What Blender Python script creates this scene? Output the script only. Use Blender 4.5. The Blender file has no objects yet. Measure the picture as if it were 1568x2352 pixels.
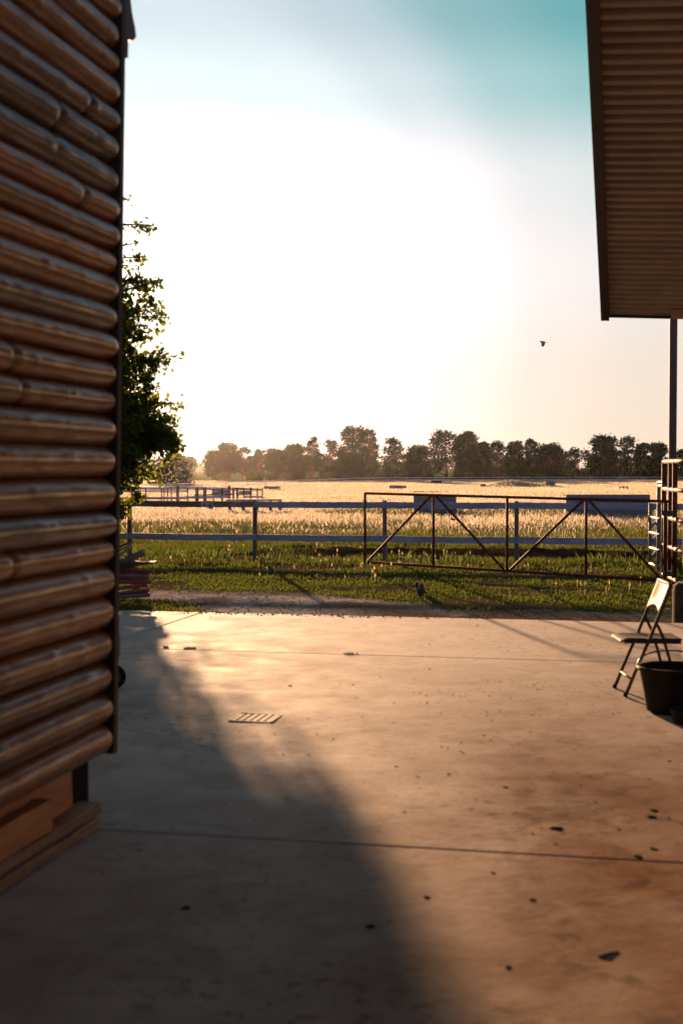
import bpy, math, random
import numpy as np
from mathutils import Vector, Matrix
R = math.radians
sc = bpy.context.scene
COL = sc.collection
random.seed(7)

# ------------------------------------------------------------------ camera
FPX = 3150.0                 # focal length in photo units (photo taken as 1568 x 2352)
CH = 1.6                     # eye height
PITCH = math.atan(101 / FPX)
cd = bpy.data.cameras.new('camera'); cam = bpy.data.objects.new('camera', cd); COL.objects.link(cam)
cam.location = (0, 0, CH); cam.rotation_euler = (math.pi / 2 - PITCH, 0, 0)
cd.sensor_fit = 'VERTICAL'; cd.sensor_height = 36; cd.lens = FPX / 2352 * 36
cd.clip_start = 0.05; cd.clip_end = 6000
cd.dof.use_dof = True; cd.dof.focus_distance = 40; cd.dof.aperture_fstop = 3.0
sc.camera = cam
sc.render.resolution_x, sc.render.resolution_y = 682, 1024

def ray(x, y):
    a, b = (x - 784) / FPX, -(y - 1176) / FPX
    c, s = math.cos(PITCH), math.sin(PITCH)
    return Vector((a, c + b * s, -s + b * c))
def at(x, y, Y):             # the point seen at (x, y) of the photo, Y metres away
    d = ray(x, y); return Vector((0, 0, CH)) + d * (Y / d.y)
def gr(x, y, z=0.0):         # the point seen at (x, y) lying on the height z
    d = ray(x, y); return Vector((0, 0, CH)) + d * ((z - CH) / d.z)

# ------------------------------------------------------------------ sun and sky
SUN = ray(258, 694).normalized()
SKY = .30
EL = math.asin(SUN.z); AZ = math.atan2(SUN.x, SUN.y)
w = bpy.data.worlds.new('World'); sc.world = w; w.use_nodes = True
nt = w.node_tree; bg = nt.nodes['Background']
sky = nt.nodes.new('ShaderNodeTexSky'); sky.sky_type = 'NISHITA'; sky.sun_disc = False
sky.sun_elevation = EL; sky.sun_rotation = AZ
sky.air_density = 1.0; sky.dust_density = 1.2; sky.ozone_density = 1.0

# hue of the evening air: the physical sky blended with a warm horizon, a pale glow round the sun and blue behind the eye
def wn(t, **k):
    n = nt.nodes.new(t)
    for a, b in k.items(): setattr(n, a, b)
    return n
def wl(a, b): nt.links.new(a, b)
def wramp(fac, stops):
    n = wn('ShaderNodeValToRGB'); wl(fac, n.inputs[0]); e = n.color_ramp.elements; n.color_ramp.interpolation = 'EASE'
    while len(e) < len(stops): e.new(.5)
    for q, (p_, c_) in enumerate(stops): e[q].position = p_; e[q].color = (*c_, 1)
    return n.outputs[0]
def wmix(f, a, b, mode='MIX'):
    n = wn('ShaderNodeMix', data_type='RGBA', blend_type=mode, clamp_result=False)
    if isinstance(f, float): n.inputs[0].default_value = f
    else: wl(f, n.inputs[0])
    wl(a, n.inputs[6]); wl(b, n.inputs[7]); return n.outputs[2]
tc = wn('ShaderNodeTexCoord'); sp_ = wn('ShaderNodeSeparateXYZ'); wl(tc.outputs['Generated'], sp_.inputs[0])
dt_ = wn('ShaderNodeVectorMath', operation='DOT_PRODUCT'); wl(tc.outputs['Generated'], dt_.inputs[0]); dt_.inputs[1].default_value = SUN
ac = wn('ShaderNodeMath', operation='ARCCOSINE'); wl(dt_.outputs['Value'], ac.inputs[0])
an = wn('ShaderNodeMath', operation='DIVIDE'); wl(ac.outputs[0], an.inputs[0]); an.inputs[1].default_value = math.pi
front = wramp(sp_.outputs[2], [(0, (.80, .66, .53)), (.06, (.81, .70, .60)), (.14, (.78, .765, .75)), (.20, (.66, .72, .72)), (.265, (.27, .52, .53)), (.31, (.14, .40, .43)), (.5, (.11, .23, .28)), (1, (.10, .14, .19))])
flank = wramp(sp_.outputs[2], [(0, (1.15, .58, .22)), (.07, (.95, .50, .22)), (.15, (.30, .30, .34)), (.3, (.15, .22, .30)), (1, (.10, .14, .19))])
back = wramp(sp_.outputs[2], [(0, (.30, .28, .40)), (.12, (.22, .29, .50)), (.4, (.12, .19, .36)), (1, (.10, .14, .19))])
glow = wramp(an.outputs[0], [(0, (.90, .88, .84)), (.035, (.52, .50, .48)), (.065, (.50, .36, .39)), (.08, (.36, .22, .25)), (.10, (.10, .06, .07)), (.12, (0, 0, 0))])
side = wramp(an.outputs[0], [(.115, (0, 0, 0)), (.235, (1, 1, 1))])
rear = wramp(an.outputs[0], [(.5, (0, 0, 0)), (.68, (1, 1, 1))])
grad = wmix(1.0, wmix(rear, wmix(side, front, flank), back), glow, 'ADD')
ns = wn('ShaderNodeVectorMath', operation='SCALE'); wl(sky.outputs[0], ns.inputs[0]); ns.inputs['Scale'].default_value = .05
wl(wmix(.95, ns.outputs[0], grad), bg.inputs['Color']); bg.inputs['Strength'].default_value = SKY
sd = bpy.data.lights.new('sun', 'SUN'); so = bpy.data.objects.new('sun', sd); COL.objects.link(so)
sd.energy = 5.0; sd.angle = R(0.75); sd.color = (1.0, 0.58, 0.31)
so.rotation_euler = SUN.to_track_quat('Z', 'Y').to_euler()
sc.view_settings.view_transform = 'Standard'; sc.view_settings.look = 'None'
sc.view_settings.gamma = 1.0; sc.view_settings.exposure = 1.9
sc.cycles.max_bounces = 8; sc.cycles.transparent_max_bounces = 8; sc.cycles.volume_bounces = 1
sc.cycles.sample_clamp_indirect = 6.0
sc.cycles.caustics_reflective = False; sc.cycles.caustics_refractive = False
sc.cycles.use_denoising = True

# yard grid: D runs away from the eye along the cabin wall, T to the right across the yard
TH = math.atan(666 / FPX)
D = Vector((math.sin(TH), math.cos(TH), 0)); T = Vector((math.cos(TH), -math.sin(TH), 0)); UP = Vector((0, 0, 1))
def G(s, t, z=0.0): return D * s + T * t + UP * z
def st(p): return p.dot(D), p.dot(T)

# ------------------------------------------------------------------ helpers
def tag(o, label=None, cat=None, group=None, kind=None):
    if label: o['label'] = label
    if cat: o['category'] = cat
    if group: o['group'] = group
    if kind: o['kind'] = kind
    return o
def empty(name, loc, label, cat, group=None):
    o = bpy.data.objects.new(name, None); COL.objects.link(o); o.location = loc; o.empty_display_size = .1
    return tag(o, label, cat, group)
class MB:
    def __init__(s): s.v = []; s.f = []; s.c = None
    def add(s, vs, fs):
        b = len(s.v); s.v += [tuple(v) for v in vs]; s.f += [tuple(b + i for i in f) for f in fs]; return s
    def box(s, c, ax, ay, az):          # centre and three half-axes
        c, ax, ay, az = Vector(c), Vector(ax), Vector(ay), Vector(az)
        vs = [c + ax * i + ay * j + az * k for k in (-1, 1) for j in (-1, 1) for i in (-1, 1)]
        return s.add(vs, [(0, 2, 3, 1), (4, 5, 7, 6), (0, 1, 5, 4), (2, 6, 7, 3), (0, 4, 6, 2), (1, 3, 7, 5)])
    def bar(s, a, b, wd, ht, up=UP):    # a beam from a to b, wd across, ht along up
        a, b = Vector(a), Vector(b); d = (b - a); l = d.length; d.normalize()
        side = d.cross(Vector(up)).normalized(); u = side.cross(d)
        return s.box((a + b) / 2, d * l / 2, side * wd / 2, u * ht / 2)
    def tube(s, pts, rad, n=10, cap=True):
        pts = [Vector(p) for p in pts]
        if not hasattr(rad, '__len__'): rad = [rad] * len(pts)
        b = len(s.v); ref = None
        for i, p in enumerate(pts):
            d = (pts[min(i + 1, len(pts) - 1)] - pts[max(i - 1, 0)]).normalized()
            if ref is None: ref = d.cross(UP if abs(d.z) < .9 else Vector((1, 0, 0))).normalized()
            ref = (ref - d * ref.dot(d)).normalized(); q = d.cross(ref)
            for k in range(n):
                a = 2 * math.pi * k / n; s.v.append(tuple(p + (ref * math.cos(a) + q * math.sin(a)) * rad[i]))
        for i in range(len(pts) - 1):
            for k in range(n):
                k2 = (k + 1) % n; s.f.append((b + i * n + k, b + i * n + k2, b + (i + 1) * n + k2, b + (i + 1) * n + k))
        if cap:
            s.f.append(tuple(b + k for k in range(n))[::-1]); s.f.append(tuple(b + (len(pts) - 1) * n + k for k in range(n)))
        return s
    def lathe(s, c, prof, n=40, ax=UP):  # prof: (radius, height) list
        c = Vector(c); ax = Vector(ax).normalized(); p = ax.cross(UP if abs(ax.z) < .9 else Vector((1, 0, 0))).normalized(); q = ax.cross(p)
        b = len(s.v)
        for r, h in prof:
            for k in range(n):
                a = 2 * math.pi * k / n; s.v.append(tuple(c + ax * h + (p * math.cos(a) + q * math.sin(a)) * r))
        for i in range(len(prof) - 1):
            for k in range(n):
                k2 = (k + 1) % n; s.f.append((b + i * n + k, b + i * n + k2, b + (i + 1) * n + k2, b + (i + 1) * n + k))
        return s
    def prism(s, poly, dvec):            # planar polygon extruded by dvec
        n = len(poly); poly = [Vector(p) for p in poly]; dv = Vector(dvec)
        return s.add(poly + [p + dv for p in poly], [tuple(range(n))[::-1], tuple(range(n, 2 * n))] + [(i, (i + 1) % n, n + (i + 1) % n, n + i) for i in range(n)])
    def build(s, name, mat, parent=None, smooth=False, bevel=0, loc=None):
        me = bpy.data.meshes.new(name); org = Vector((0, 0, 0))
        if parent is not None: org = world_loc(parent)
        elif loc is not None: org = Vector(loc)
        me.from_pydata([tuple(Vector(v) - org) for v in s.v], [], s.f); me.update()
        o = bpy.data.objects.new(name, me); COL.objects.link(o); me.materials.append(mat)
        if parent is not None: o.parent = parent
        else: o.location = org
        if smooth: me.polygons.foreach_set('use_smooth', [True] * len(me.polygons))
        if bevel:
            m = o.modifiers.new('bevel', 'BEVEL'); m.width = bevel; m.segments = 2; m.limit_method = 'ANGLE'; m.angle_limit = R(40)
        return o
def world_loc(o):
    l = Vector(o.location)
    while o.parent: o = o.parent; l = l + Vector(o.location)
    return l
def np_mesh(name, V, F, mat, parent=None, col=None, smooth=False):   # V (n,3), F (m,k) same k
    me = bpy.data.meshes.new(name); V = np.asarray(V, np.float32); F = np.asarray(F, np.int32)
    if parent is not None: V = V - np.array(world_loc(parent), np.float32)
    m, k = F.shape
    me.vertices.add(len(V)); me.vertices.foreach_set('co', V.ravel())
    me.loops.add(m * k); me.loops.foreach_set('vertex_index', F.ravel())
    me.polygons.add(m); me.polygons.foreach_set('loop_start', np.arange(0, m * k, k, dtype=np.int32)); me.polygons.foreach_set('loop_total', np.full(m, k, np.int32))
    if smooth: me.polygons.foreach_set('use_smooth', np.ones(m, bool))
    me.update(calc_edges=True)
    if col is not None:
        a = me.color_attributes.new('Col', 'FLOAT_COLOR', 'POINT')
        c = np.ones((len(V), 4), np.float32); c[:, :3] = col; a.data.foreach_set('color', c.ravel())
    o = bpy.data.objects.new(name, me); COL.objects.link(o); me.materials.append(mat)
    if parent is not None: o.parent = parent
    return o
_hash = np.random.RandomState(3).rand(256, 256)
def vnoise(x, y):            # value noise 0..1
    x = np.asarray(x, float); y = np.asarray(y, float)
    xi = np.floor(x).astype(int); yi = np.floor(y).astype(int); fx = x - xi; fy = y - yi
    fx = fx * fx * (3 - 2 * fx); fy = fy * fy * (3 - 2 * fy)
    h = lambda a, b: _hash[a % 256, b % 256]
    return (h(xi, yi) * (1 - fx) + h(xi + 1, yi) * fx) * (1 - fy) + (h(xi, yi + 1) * (1 - fx) + h(xi + 1, yi + 1) * fx) * fy
def fbm(x, y, o=4):
    r = 0; a = .5; t = 0
    for i in range(o): r = r + a * vnoise(np.asarray(x) * 2 ** i + 17 * i, np.asarray(y) * 2 ** i + 31 * i); t += a; a *= .5
    return r / t
def sstep(a, b, x): t = np.clip((np.asarray(x, float) - a) / (b - a), 0, 1); return t * t * (3 - 2 * t)

# ------------------------------------------------------------------ materials
class NT:
    def __init__(s, name):
        s.m = bpy.data.materials.new(name); s.m.use_nodes = True; s.t = s.m.node_tree; s.p = s.t.nodes['Principled BSDF']; s.out = s.t.nodes['Material Output']
    def n(s, typ, **kw):
        o = s.t.nodes.new(typ)
        for k, v in kw.items():
            if k in o.inputs: s.set(o.inputs[k], v)
            else: setattr(o, k, v)
        return o
    def set(s, i, v):
        if hasattr(v, 'is_linked') or hasattr(v, 'links'): s.t.links.new(v, i)
        else: i.default_value = v
    def coord(s, scale=(1, 1, 1), rot=(0, 0, 0)):
        c = s.n('ShaderNodeTexCoord'); m = s.n('ShaderNodeMapping'); s.t.links.new(c.outputs['Object'], m.inputs[0]); m.inputs['Scale'].default_value = scale; m.inputs['Rotation'].default_value = rot
        return m.outputs[0]
    def noise(s, vec, scale, detail=4, rough=.55, dist=0):
        n = s.n('ShaderNodeTexNoise'); s.set(n.inputs['Vector'], vec); n.inputs['Scale'].default_value = scale; n.inputs['Detail'].default_value = detail; n.inputs['Roughness'].default_value = rough; n.inputs['Distortion'].default_value = dist
        return n.outputs[0]
    def ramp(s, fac, stops):
        r = s.n('ShaderNodeValToRGB'); s.set(r.inputs[0], fac); e = r.color_ramp.elements
        while len(e) < len(stops): e.new(.5)
        for i, (p, c) in enumerate(stops): e[i].position = p; e[i].color = (c, c, c, 1) if not hasattr(c, '__len__') else (*c, 1)
        return r.outputs[0]
    def mix(s, fac, a, b, mode='MIX'):
        m = s.n('ShaderNodeMix', data_type='RGBA', blend_type=mode)
        s.set(m.inputs[0], fac)
        for k, v in ((6, a), (7, b)): s.set(m.inputs[k], (*v, 1) if isinstance(v, tuple) and len(v) == 3 else v)
        return m.outputs[2]
    def math(s, op, a, b=.5):
        m = s.n('ShaderNodeMath', operation=op); s.set(m.inputs[0], a); s.set(m.inputs[1], b); return m.outputs[0]
    def attr(s, name='Col'): return s.n('ShaderNodeVertexColor', layer_name=name).outputs[0]
    def bump(s, h, strength=.3, dist=.01):
        b = s.n('ShaderNodeBump'); s.set(b.inputs['Height'], h); b.inputs['Strength'].default_value = strength; b.inputs['Distance'].default_value = dist; s.t.links.new(b.outputs[0], s.p.inputs['Normal'])
    def base(s, c, rough=.6, metal=0, spec=.5):
        s.set(s.p.inputs['Base Color'], (*c, 1) if isinstance(c, tuple) and len(c) == 3 else c); s.set(s.p.inputs['Roughness'], rough); s.p.inputs['Metallic'].default_value = metal; s.p.inputs['Specular IOR Level'].default_value = spec
        return s.m
def leafy(name, col=None, trans=.45, tint=(1, 1, 1)):
    k = NT(name); c = k.attr() if col is None else None
    d = k.n('ShaderNodeBsdfDiffuse'); t = k.n('ShaderNodeBsdfTranslucent'); m = k.n('ShaderNodeMixShader'); m.inputs[0].default_value = trans
    if col is None:
        k.t.links.new(c, d.inputs[0]); k.t.links.new(k.mix(1, c, tint, 'MULTIPLY'), t.inputs[0])
    else: d.inputs[0].default_value = (*col, 1); t.inputs[0].default_value = (*[a * b for a, b in zip(col, tint)], 1)
    k.t.links.new(d.outputs[0], m.inputs[1]); k.t.links.new(t.outputs[0], m.inputs[2]); k.t.links.new(m.outputs[0], k.out.inputs[0])
    return k.m
def paint(name, a, b, scale=6, rough=.6, stretch=(1, 1, 1), metal=0, bump=.2, spec=.5):
    k = NT(name); v = k.coord(stretch); n = k.noise(v, scale, 6, .65); f = k.ramp(n, [(.38, 0.), (.66, 1.)])
    k.bump(n, bump, .004); return k.base(k.mix(f, a, b), rough, metal, spec)

def m_concrete():
    k = NT('concrete'); v = k.coord()
    big = k.noise(v, .5, 5, .6); mid = k.noise(v, 2.6, 6, .65, .4); fine = k.noise(v, 55, 3, .6)
    c = k.mix(k.ramp(big, [(.3, 0.), (.7, 1.)]), (.37, .295, .225), (.54, .45, .355))
    # trodden dirt, tan dust and dark specks lie on the slab
    sx = k.n('ShaderNodeSeparateXYZ'); k.t.links.new(v, sx.inputs[0])
    dirt = k.ramp(k.noise(v, 1.1, 8, .72), [(.52, 0.), (.72, 1.)])
    c = k.mix(k.math('MULTIPLY', dirt, .5), c, (.25, .175, .12))
    spots = k.ramp(k.noise(v, 11, 4, .7), [(.54, 0.), (.63, 1.)])
    zone = k.ramp(k.noise(v, .45, 3, .5), [(.42, 0.), (.6, 1.)])
    c = k.mix(k.math('MULTIPLY', k.math('MULTIPLY', spots, zone), .85), c, (.12, .095, .085))
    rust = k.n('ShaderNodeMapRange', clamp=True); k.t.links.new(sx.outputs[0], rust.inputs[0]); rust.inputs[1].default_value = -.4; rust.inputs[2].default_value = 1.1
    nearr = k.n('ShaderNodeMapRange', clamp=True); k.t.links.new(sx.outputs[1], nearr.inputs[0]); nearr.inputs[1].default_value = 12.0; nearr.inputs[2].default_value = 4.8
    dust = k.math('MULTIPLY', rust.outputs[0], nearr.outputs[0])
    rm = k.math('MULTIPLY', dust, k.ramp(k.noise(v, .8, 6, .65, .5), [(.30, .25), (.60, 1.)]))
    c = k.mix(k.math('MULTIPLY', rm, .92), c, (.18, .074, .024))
    c = k.mix(k.math('MULTIPLY', k.ramp(fine, [(.35, 1.), (.6, 0.)]), .16), c, (.2, .17, .15))
    vo = k.n('ShaderNodeTexVoronoi', feature='DISTANCE_TO_EDGE'); vd = k.n('ShaderNodeVectorMath', operation='ADD'); nv = k.n('ShaderNodeTexNoise'); k.t.links.new(v, nv.inputs['Vector']); nv.inputs['Scale'].default_value = 2.2; nv.inputs['Detail'].default_value = 6
    k.t.links.new(v, vd.inputs[0]); k.t.links.new(nv.outputs['Color'], vd.inputs[1]); k.t.links.new(vd.outputs[0], vo.inputs['Vector']); vo.inputs['Scale'].default_value = .33
    crack = k.math('MULTIPLY', k.ramp(vo.outputs[0], [(0, 1.), (.003, 0.)]), k.ramp(k.noise(v, .7, 3), [(.48, 0.), (.58, 1.)]))
    c = k.mix(k.math('MULTIPLY', crack, .5), c, (.09, .06, .045))
    stain = k.ramp(k.noise(v, 1.9, 7, .68, .8), [(.46, 0.), (.62, 1.)]); c = k.mix(k.math('MULTIPLY', stain, .35), c, (.20, .125, .075))
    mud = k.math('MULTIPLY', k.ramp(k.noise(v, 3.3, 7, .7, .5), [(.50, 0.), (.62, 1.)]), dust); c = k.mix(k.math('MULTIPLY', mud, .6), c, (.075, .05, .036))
    pit = k.noise(v, 17, 5, .7); h = k.math('ADD', k.math('ADD', k.math('MULTIPLY', fine, .3), k.math('MULTIPLY', pit, .6)), k.math('MULTIPLY', mid, .3)); k.bump(h, .26, .012)
    k.base(c, k.ramp(mid, [(.3, .75), (.7, .95)]), 0, .05); k.set(k.p.inputs['Specular IOR Level'], k.math('MULTIPLY', k.math('SUBTRACT', 1.0, k.ramp(k.math('MULTIPLY', dust, k.ramp(k.noise(v, 1.3, 6, .7), [(.3, .6), (.6, 1.)])), [(0, 0.), (.62, 1.)])), .05)); return k.m
M = {}
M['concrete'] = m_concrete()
def m_ground():
    k = NT('earth'); c = k.attr(); v = k.coord(); n = k.noise(v, 9, 6, .7); n2 = k.noise(v, 1.3, 5, .6)
    c2 = k.mix(k.ramp(n, [(.35, .75), (.65, 0.)]), c, k.mix(1, c, (.55, .5, .45), 'MULTIPLY'))
    k.bump(k.math('ADD', n, n2), .25, .012); return k.base(c2, 1, 0, 0)
M['ground'] = m_ground()
M['soil'] = paint('soil', (.022, .013, .009), (.055, .034, .022), 9, .95, bump=1, spec=0)
M['grass'] = leafy('grass_blade', trans=.5, tint=(1.25, 1.15, .7))
M['dry'] = leafy('dry_grass_blade', trans=.5, tint=(1.1, 1.0, .85))
M['leaf'] = leafy('leaf', trans=.5, tint=(2.6, 1.9, .5))
M['farleaf'] = leafy('far_leaf', trans=.14, tint=(1.1, 1.2, .6))
M['bark'] = paint('bark', (.045, .032, .024), (.11, .08, .06), 14, .9, (1, 1, .3), bump=.8, spec=.2)
def m_log():
    k = NT('varnished_log'); c = k.attr(); v = k.coord((1, 1, 1)); vs = k.coord((1.2, 1.2, 9), (0, 0, TH))
    n = k.noise(vs, 5, 7, .7, .6); n2 = k.noise(v, 16, 5, .65)
    c = k.mix(k.ramp(n, [(.35, 0.), (.7, .6)]), c, (.055, .026, .013))
    c = k.mix(k.math('MULTIPLY', k.ramp(n2, [(.56, 0.), (.72, 1.)]), .5), c, (.20, .12, .075))
    k.bump(k.math('ADD', n, k.math('MULTIPLY', n2, .5)), .35, .012)
    k.p.inputs['Coat Roughness'].default_value = .2; k.p.inputs['Coat IOR'].default_value = 2.0; k.set(k.p.inputs['Coat Weight'], k.ramp(k.noise(vs, 3.5, 5, .7), [(.3, .12), (.65, .9)]))
    return k.base(c, k.ramp(n2, [(.3, .45), (.7, .7)]), 0, .2)
M['log'] = m_log()
M['dark_wood'] = paint('dark_wood', (.022, .014, .01), (.06, .038, .026), 8, .75, (1, 1, .2))
M['cavity'] = NT('dark_footing').base((.02, .016, .014), .95, 0, .1)
M['beam_orange'] = paint('orange_timber', (.46, .155, .04), (.60, .26, .085), 5, .6, (.6, .6, 5))
M['plank_tan'] = paint('tan_plank', (.22, .115, .055), (.40, .235, .12), 6, .75, (.6, .6, 5))
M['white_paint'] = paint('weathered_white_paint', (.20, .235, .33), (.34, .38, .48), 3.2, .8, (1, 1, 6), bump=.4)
M['bare_board'] = paint('weathered_board', (.13, .13, .15), (.26, .25, .26), 4, .9, (1, 1, 8), bump=.5)
M['post'] = paint('grey_post', (.10, .075, .06), (.19, .15, .125), 9, .85, (1, 1, .25), bump=.5)
M['rust'] = paint('rusty_brown_paint', (.075, .022, .014), (.15, .052, .028), 12, .7, bump=.2, spec=.05)
M['galv'] = paint('galvanised_steel', (.13, .12, .115), (.20, .18, .165), 10, .6, metal=.0, bump=.05, spec=.06)
M['redpipe'] = paint('red_pipe_paint', (.15, .028, .026), (.24, .075, .055), 14, .35, bump=.15)
M['roofmetal'] = paint('brown_ribbed_sheet', (.28, .22, .165), (.36, .29, .22), 2, .55, bump=.05)
M['dark_trim'] = paint('dark_trim', (.028, .02, .018), (.05, .038, .034), 4, .6, bump=.05)
M['timber'] = paint('pale_timber', (.36, .21, .10), (.50, .33, .18), 6, .7, (1, 1, 4))
M['column'] = paint('brown_column', (.07, .048, .04), (.12, .085, .07), 5, .75, (1, 1, .3))
M['pier'] = paint('dark_concrete_pier', (.03, .024, .02), (.065, .052, .045), 8, .9, spec=.05)
M['chair'] = paint('brown_enamel', (.085, .05, .032), (.12, .075, .048), 20, .6, bump=.02, spec=.03)
M['chairdark'] = paint('dark_enamel', (.045, .033, .026), (.07, .05, .038), 20, .6, bump=.02, spec=.05)
M['rubber'] = paint('black_rubber', (.013, .011, .010), (.028, .024, .021), 9, .7, bump=.1, spec=.08)
M['wire'] = NT('dull_wire').base((.14, .13, .12), .5, .6)
M['clod'] = paint('dirt_clod', (.022, .014, .010), (.05, .032, .022), 30, 1, spec=0)
M['sign_white'] = NT('sign_white').base((.82, .84, .88), .5)
M['sign_blue'] = NT('sign_blue').base((.34, .54, .74), .5)
M['sign_red'] = NT('sign_red').base((.62, .03, .08), .5)
M['sign_black'] = NT('sign_black').base((.03, .012, .018), .6)
M['feather'] = paint('feather', (.03, .022, .022), (.07, .05, .045), 40, .8)
M['featherpale'] = leafy('pale_wing_feather', (.25, .15, .09), .5)
M['grate'] = paint('worn_steel_grate', (.20, .165, .13), (.34, .28, .22), 20, .7, bump=.1, spec=.05)
M['housewall'] = NT('house_wall').base((.55, .5, .45), .9)

# ------------------------------------------------------------------ ground sheet and concrete yard
EDGE = 14.55                                   # where the slab ends, along D
def zones(X, Y):
    """returns ground colour for points; natural colours of what covers the soil"""
    s = X * D.x + Y * D.y; t = X * T.x + Y * T.y
    n1 = fbm(X * .35, Y * .35); n2 = fbm(X * 1.3 + 9, Y * 1.3); n3 = fbm(X * .06 + 3, Y * .03 + 8)
    C = np.zeros((len(X), 3))
    soil = np.array((.10, .066, .042)); grav = np.array((.50, .42, .35)); green = np.array((.055, .075, .024)); gold = np.array((.43, .375, .30)); dgreen = np.array((.05, .07, .03))
    C[:] = green
    gmask = grav_mask(X, Y)
    C = C * (1 - gmask[:, None]) + (grav * (1 - .35 * sstep(.5, .75, n2))[:, None] if False else grav * (.85 + .4 * n2)[:, None]) * gmask[:, None]
    bare = sstep(.5, .62, n2) * sstep(14, 16, s) * (1 - sstep(30, 34, Y)) * .75
    C = C * (1 - bare[:, None]) + soil * bare[:, None]
    em = edge_mud(X, Y); C = C * (1 - em[:, None]) + soil * em[:, None]
    gm = gold_mask(X, Y); C = C * (1 - gm[:, None]) + gold * (.75 + .5 * n1)[:, None] * gm[:, None]
    fm = sstep(166, 172, Y + 4 * n1); C = C * (1 - fm[:, None]) + dgreen * fm[:, None]
    lf = sstep(120, 132, Y + .9 * (X + 40)) * sstep(-8, -14, X + .0 * Y) * (Y > 100)
    C = C * (1 - lf[:, None]) + np.array((.09, .13, .04)) * lf[:, None]
    return C
def edge_mud(X, Y):
    s = X * D.x + Y * D.y; return sstep(16.1, 15.3, s + 2.2 * (fbm(X * .8 + 6, Y * .8) - .5)) * sstep(-.9, .9, X) * .9
def grav_mask(X, Y):
    n = fbm(X * .9, Y * .9) - .5
    top = 18.1 - 2.9 * sstep(-.9, 2.0, X) + n * 1.5
    m = sstep(top + .25, top - .25, Y)
    return m * sstep(-.25, .25, X + 1.75 + .9 * sstep(16.4, 17.2, Y) * 1.2 + n * 1.4)
def gold_mask(X, Y):
    n = fbm(X * .22 + 5, Y * .11 + 2); n2 = fbm(X * .8, Y * .5)
    return np.clip(sstep(28.5, 46, Y + 16 * (n - .5) + 8 * (n2 - .5)), 0, 1) * (1 - .75 * sstep(.60, .68, fbm(X * .12 + 40, Y * .08 + 7)) * (Y < 60))
def height(X, Y):
    s = X * D.x + Y * D.y
    h = -0.02 + .06 * (fbm(X * .5, Y * .5) - .5) * sstep(EDGE, EDGE + 2, s)
    h = h + .5 * (fbm(X * .02, Y * .02) - .5) * sstep(60, 140, Y)
    h = h - .05 * (1 - sstep(EDGE - .3, EDGE - .05, s))
    h = h + .6 * np.exp(-((X - 14.4) / 1.7) ** 2 - ((Y - 117) / 3) ** 2) + .3 * np.exp(-((X - 17.0) / 1.6) ** 2 - ((Y - 117) / 3) ** 2)
    # ridge of turned soil behind the board fence
    return h
def grid_axis(pieces):
    out = []
    for a, b, d in pieces: out += list(np.arange(a, b, d))
    return np.array(out + [pieces[-1][1]])
ys = np.concatenate([grid_axis([(-60, 12, 6), (12, 32, .16), (32, 70, .6), (70, 200, 2.0)]), np.geomspace(203, 3500, 24)])
fx = np.concatenate([-np.geomspace(1, 8, 9)[::-1][:-1], np.linspace(-1, 1, 181), np.geomspace(1, 8, 9)[1:]])
Xg = (fx[None, :] * (np.maximum(ys, 8) * .36 + 4)[:, None]); Yg = np.repeat(ys[:, None], len(fx), 1)
X1, Y1 = Xg.ravel(), Yg.ravel(); ny, nx = Xg.shape
idx = np.arange(ny * nx).reshape(ny, nx)
F = np.stack([idx[:-1, :-1], idx[:-1, 1:], idx[1:, 1:], idx[1:, :-1]], -1).reshape(-1, 4)
g = np_mesh('ground', np.stack([X1, Y1, height(X1, Y1)], -1), F, M['ground'], col=zones(X1, Y1), smooth=True); tag(g, kind='structure')

mb = MB()   # concrete slabs with open joints
ss = [-9, -4.3, st(gr(900, 1943))[0], st(gr(800, 1503))[0], EDGE]
tt = [-16, -9.6, -5.2, st(gr(420, 1421))[1], 3.02, 7.4, 12]
for i in range(len(ss) - 1):
    for j in range(len(tt) - 1):
        if i < 3 and j in (2, 3): a, b = tt[j], tt[j + 1]
        else: a, b = tt[j], tt[j + 1]
        g_ = .0022
        mb.box(G((ss[i] + ss[i + 1]) / 2, (a + b) / 2, -.06 + random.uniform(-.001, 0)), D * ((ss[i + 1] - ss[i]) / 2 - g_), T * ((b - a) / 2 - g_ * .6), UP * .06)
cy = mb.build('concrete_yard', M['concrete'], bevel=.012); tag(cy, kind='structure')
mb = MB().box(G((ss[0] + EDGE) / 2, -2, -.0365), D * ((EDGE - ss[0]) / 2 - .03), T * 13.9, UP * .03)
tag(mb.build('joint_bed', paint('joint_dirt', (.09, .055, .035), (.20, .14, .10), 6, .95, spec=0)), kind='structure')

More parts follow.
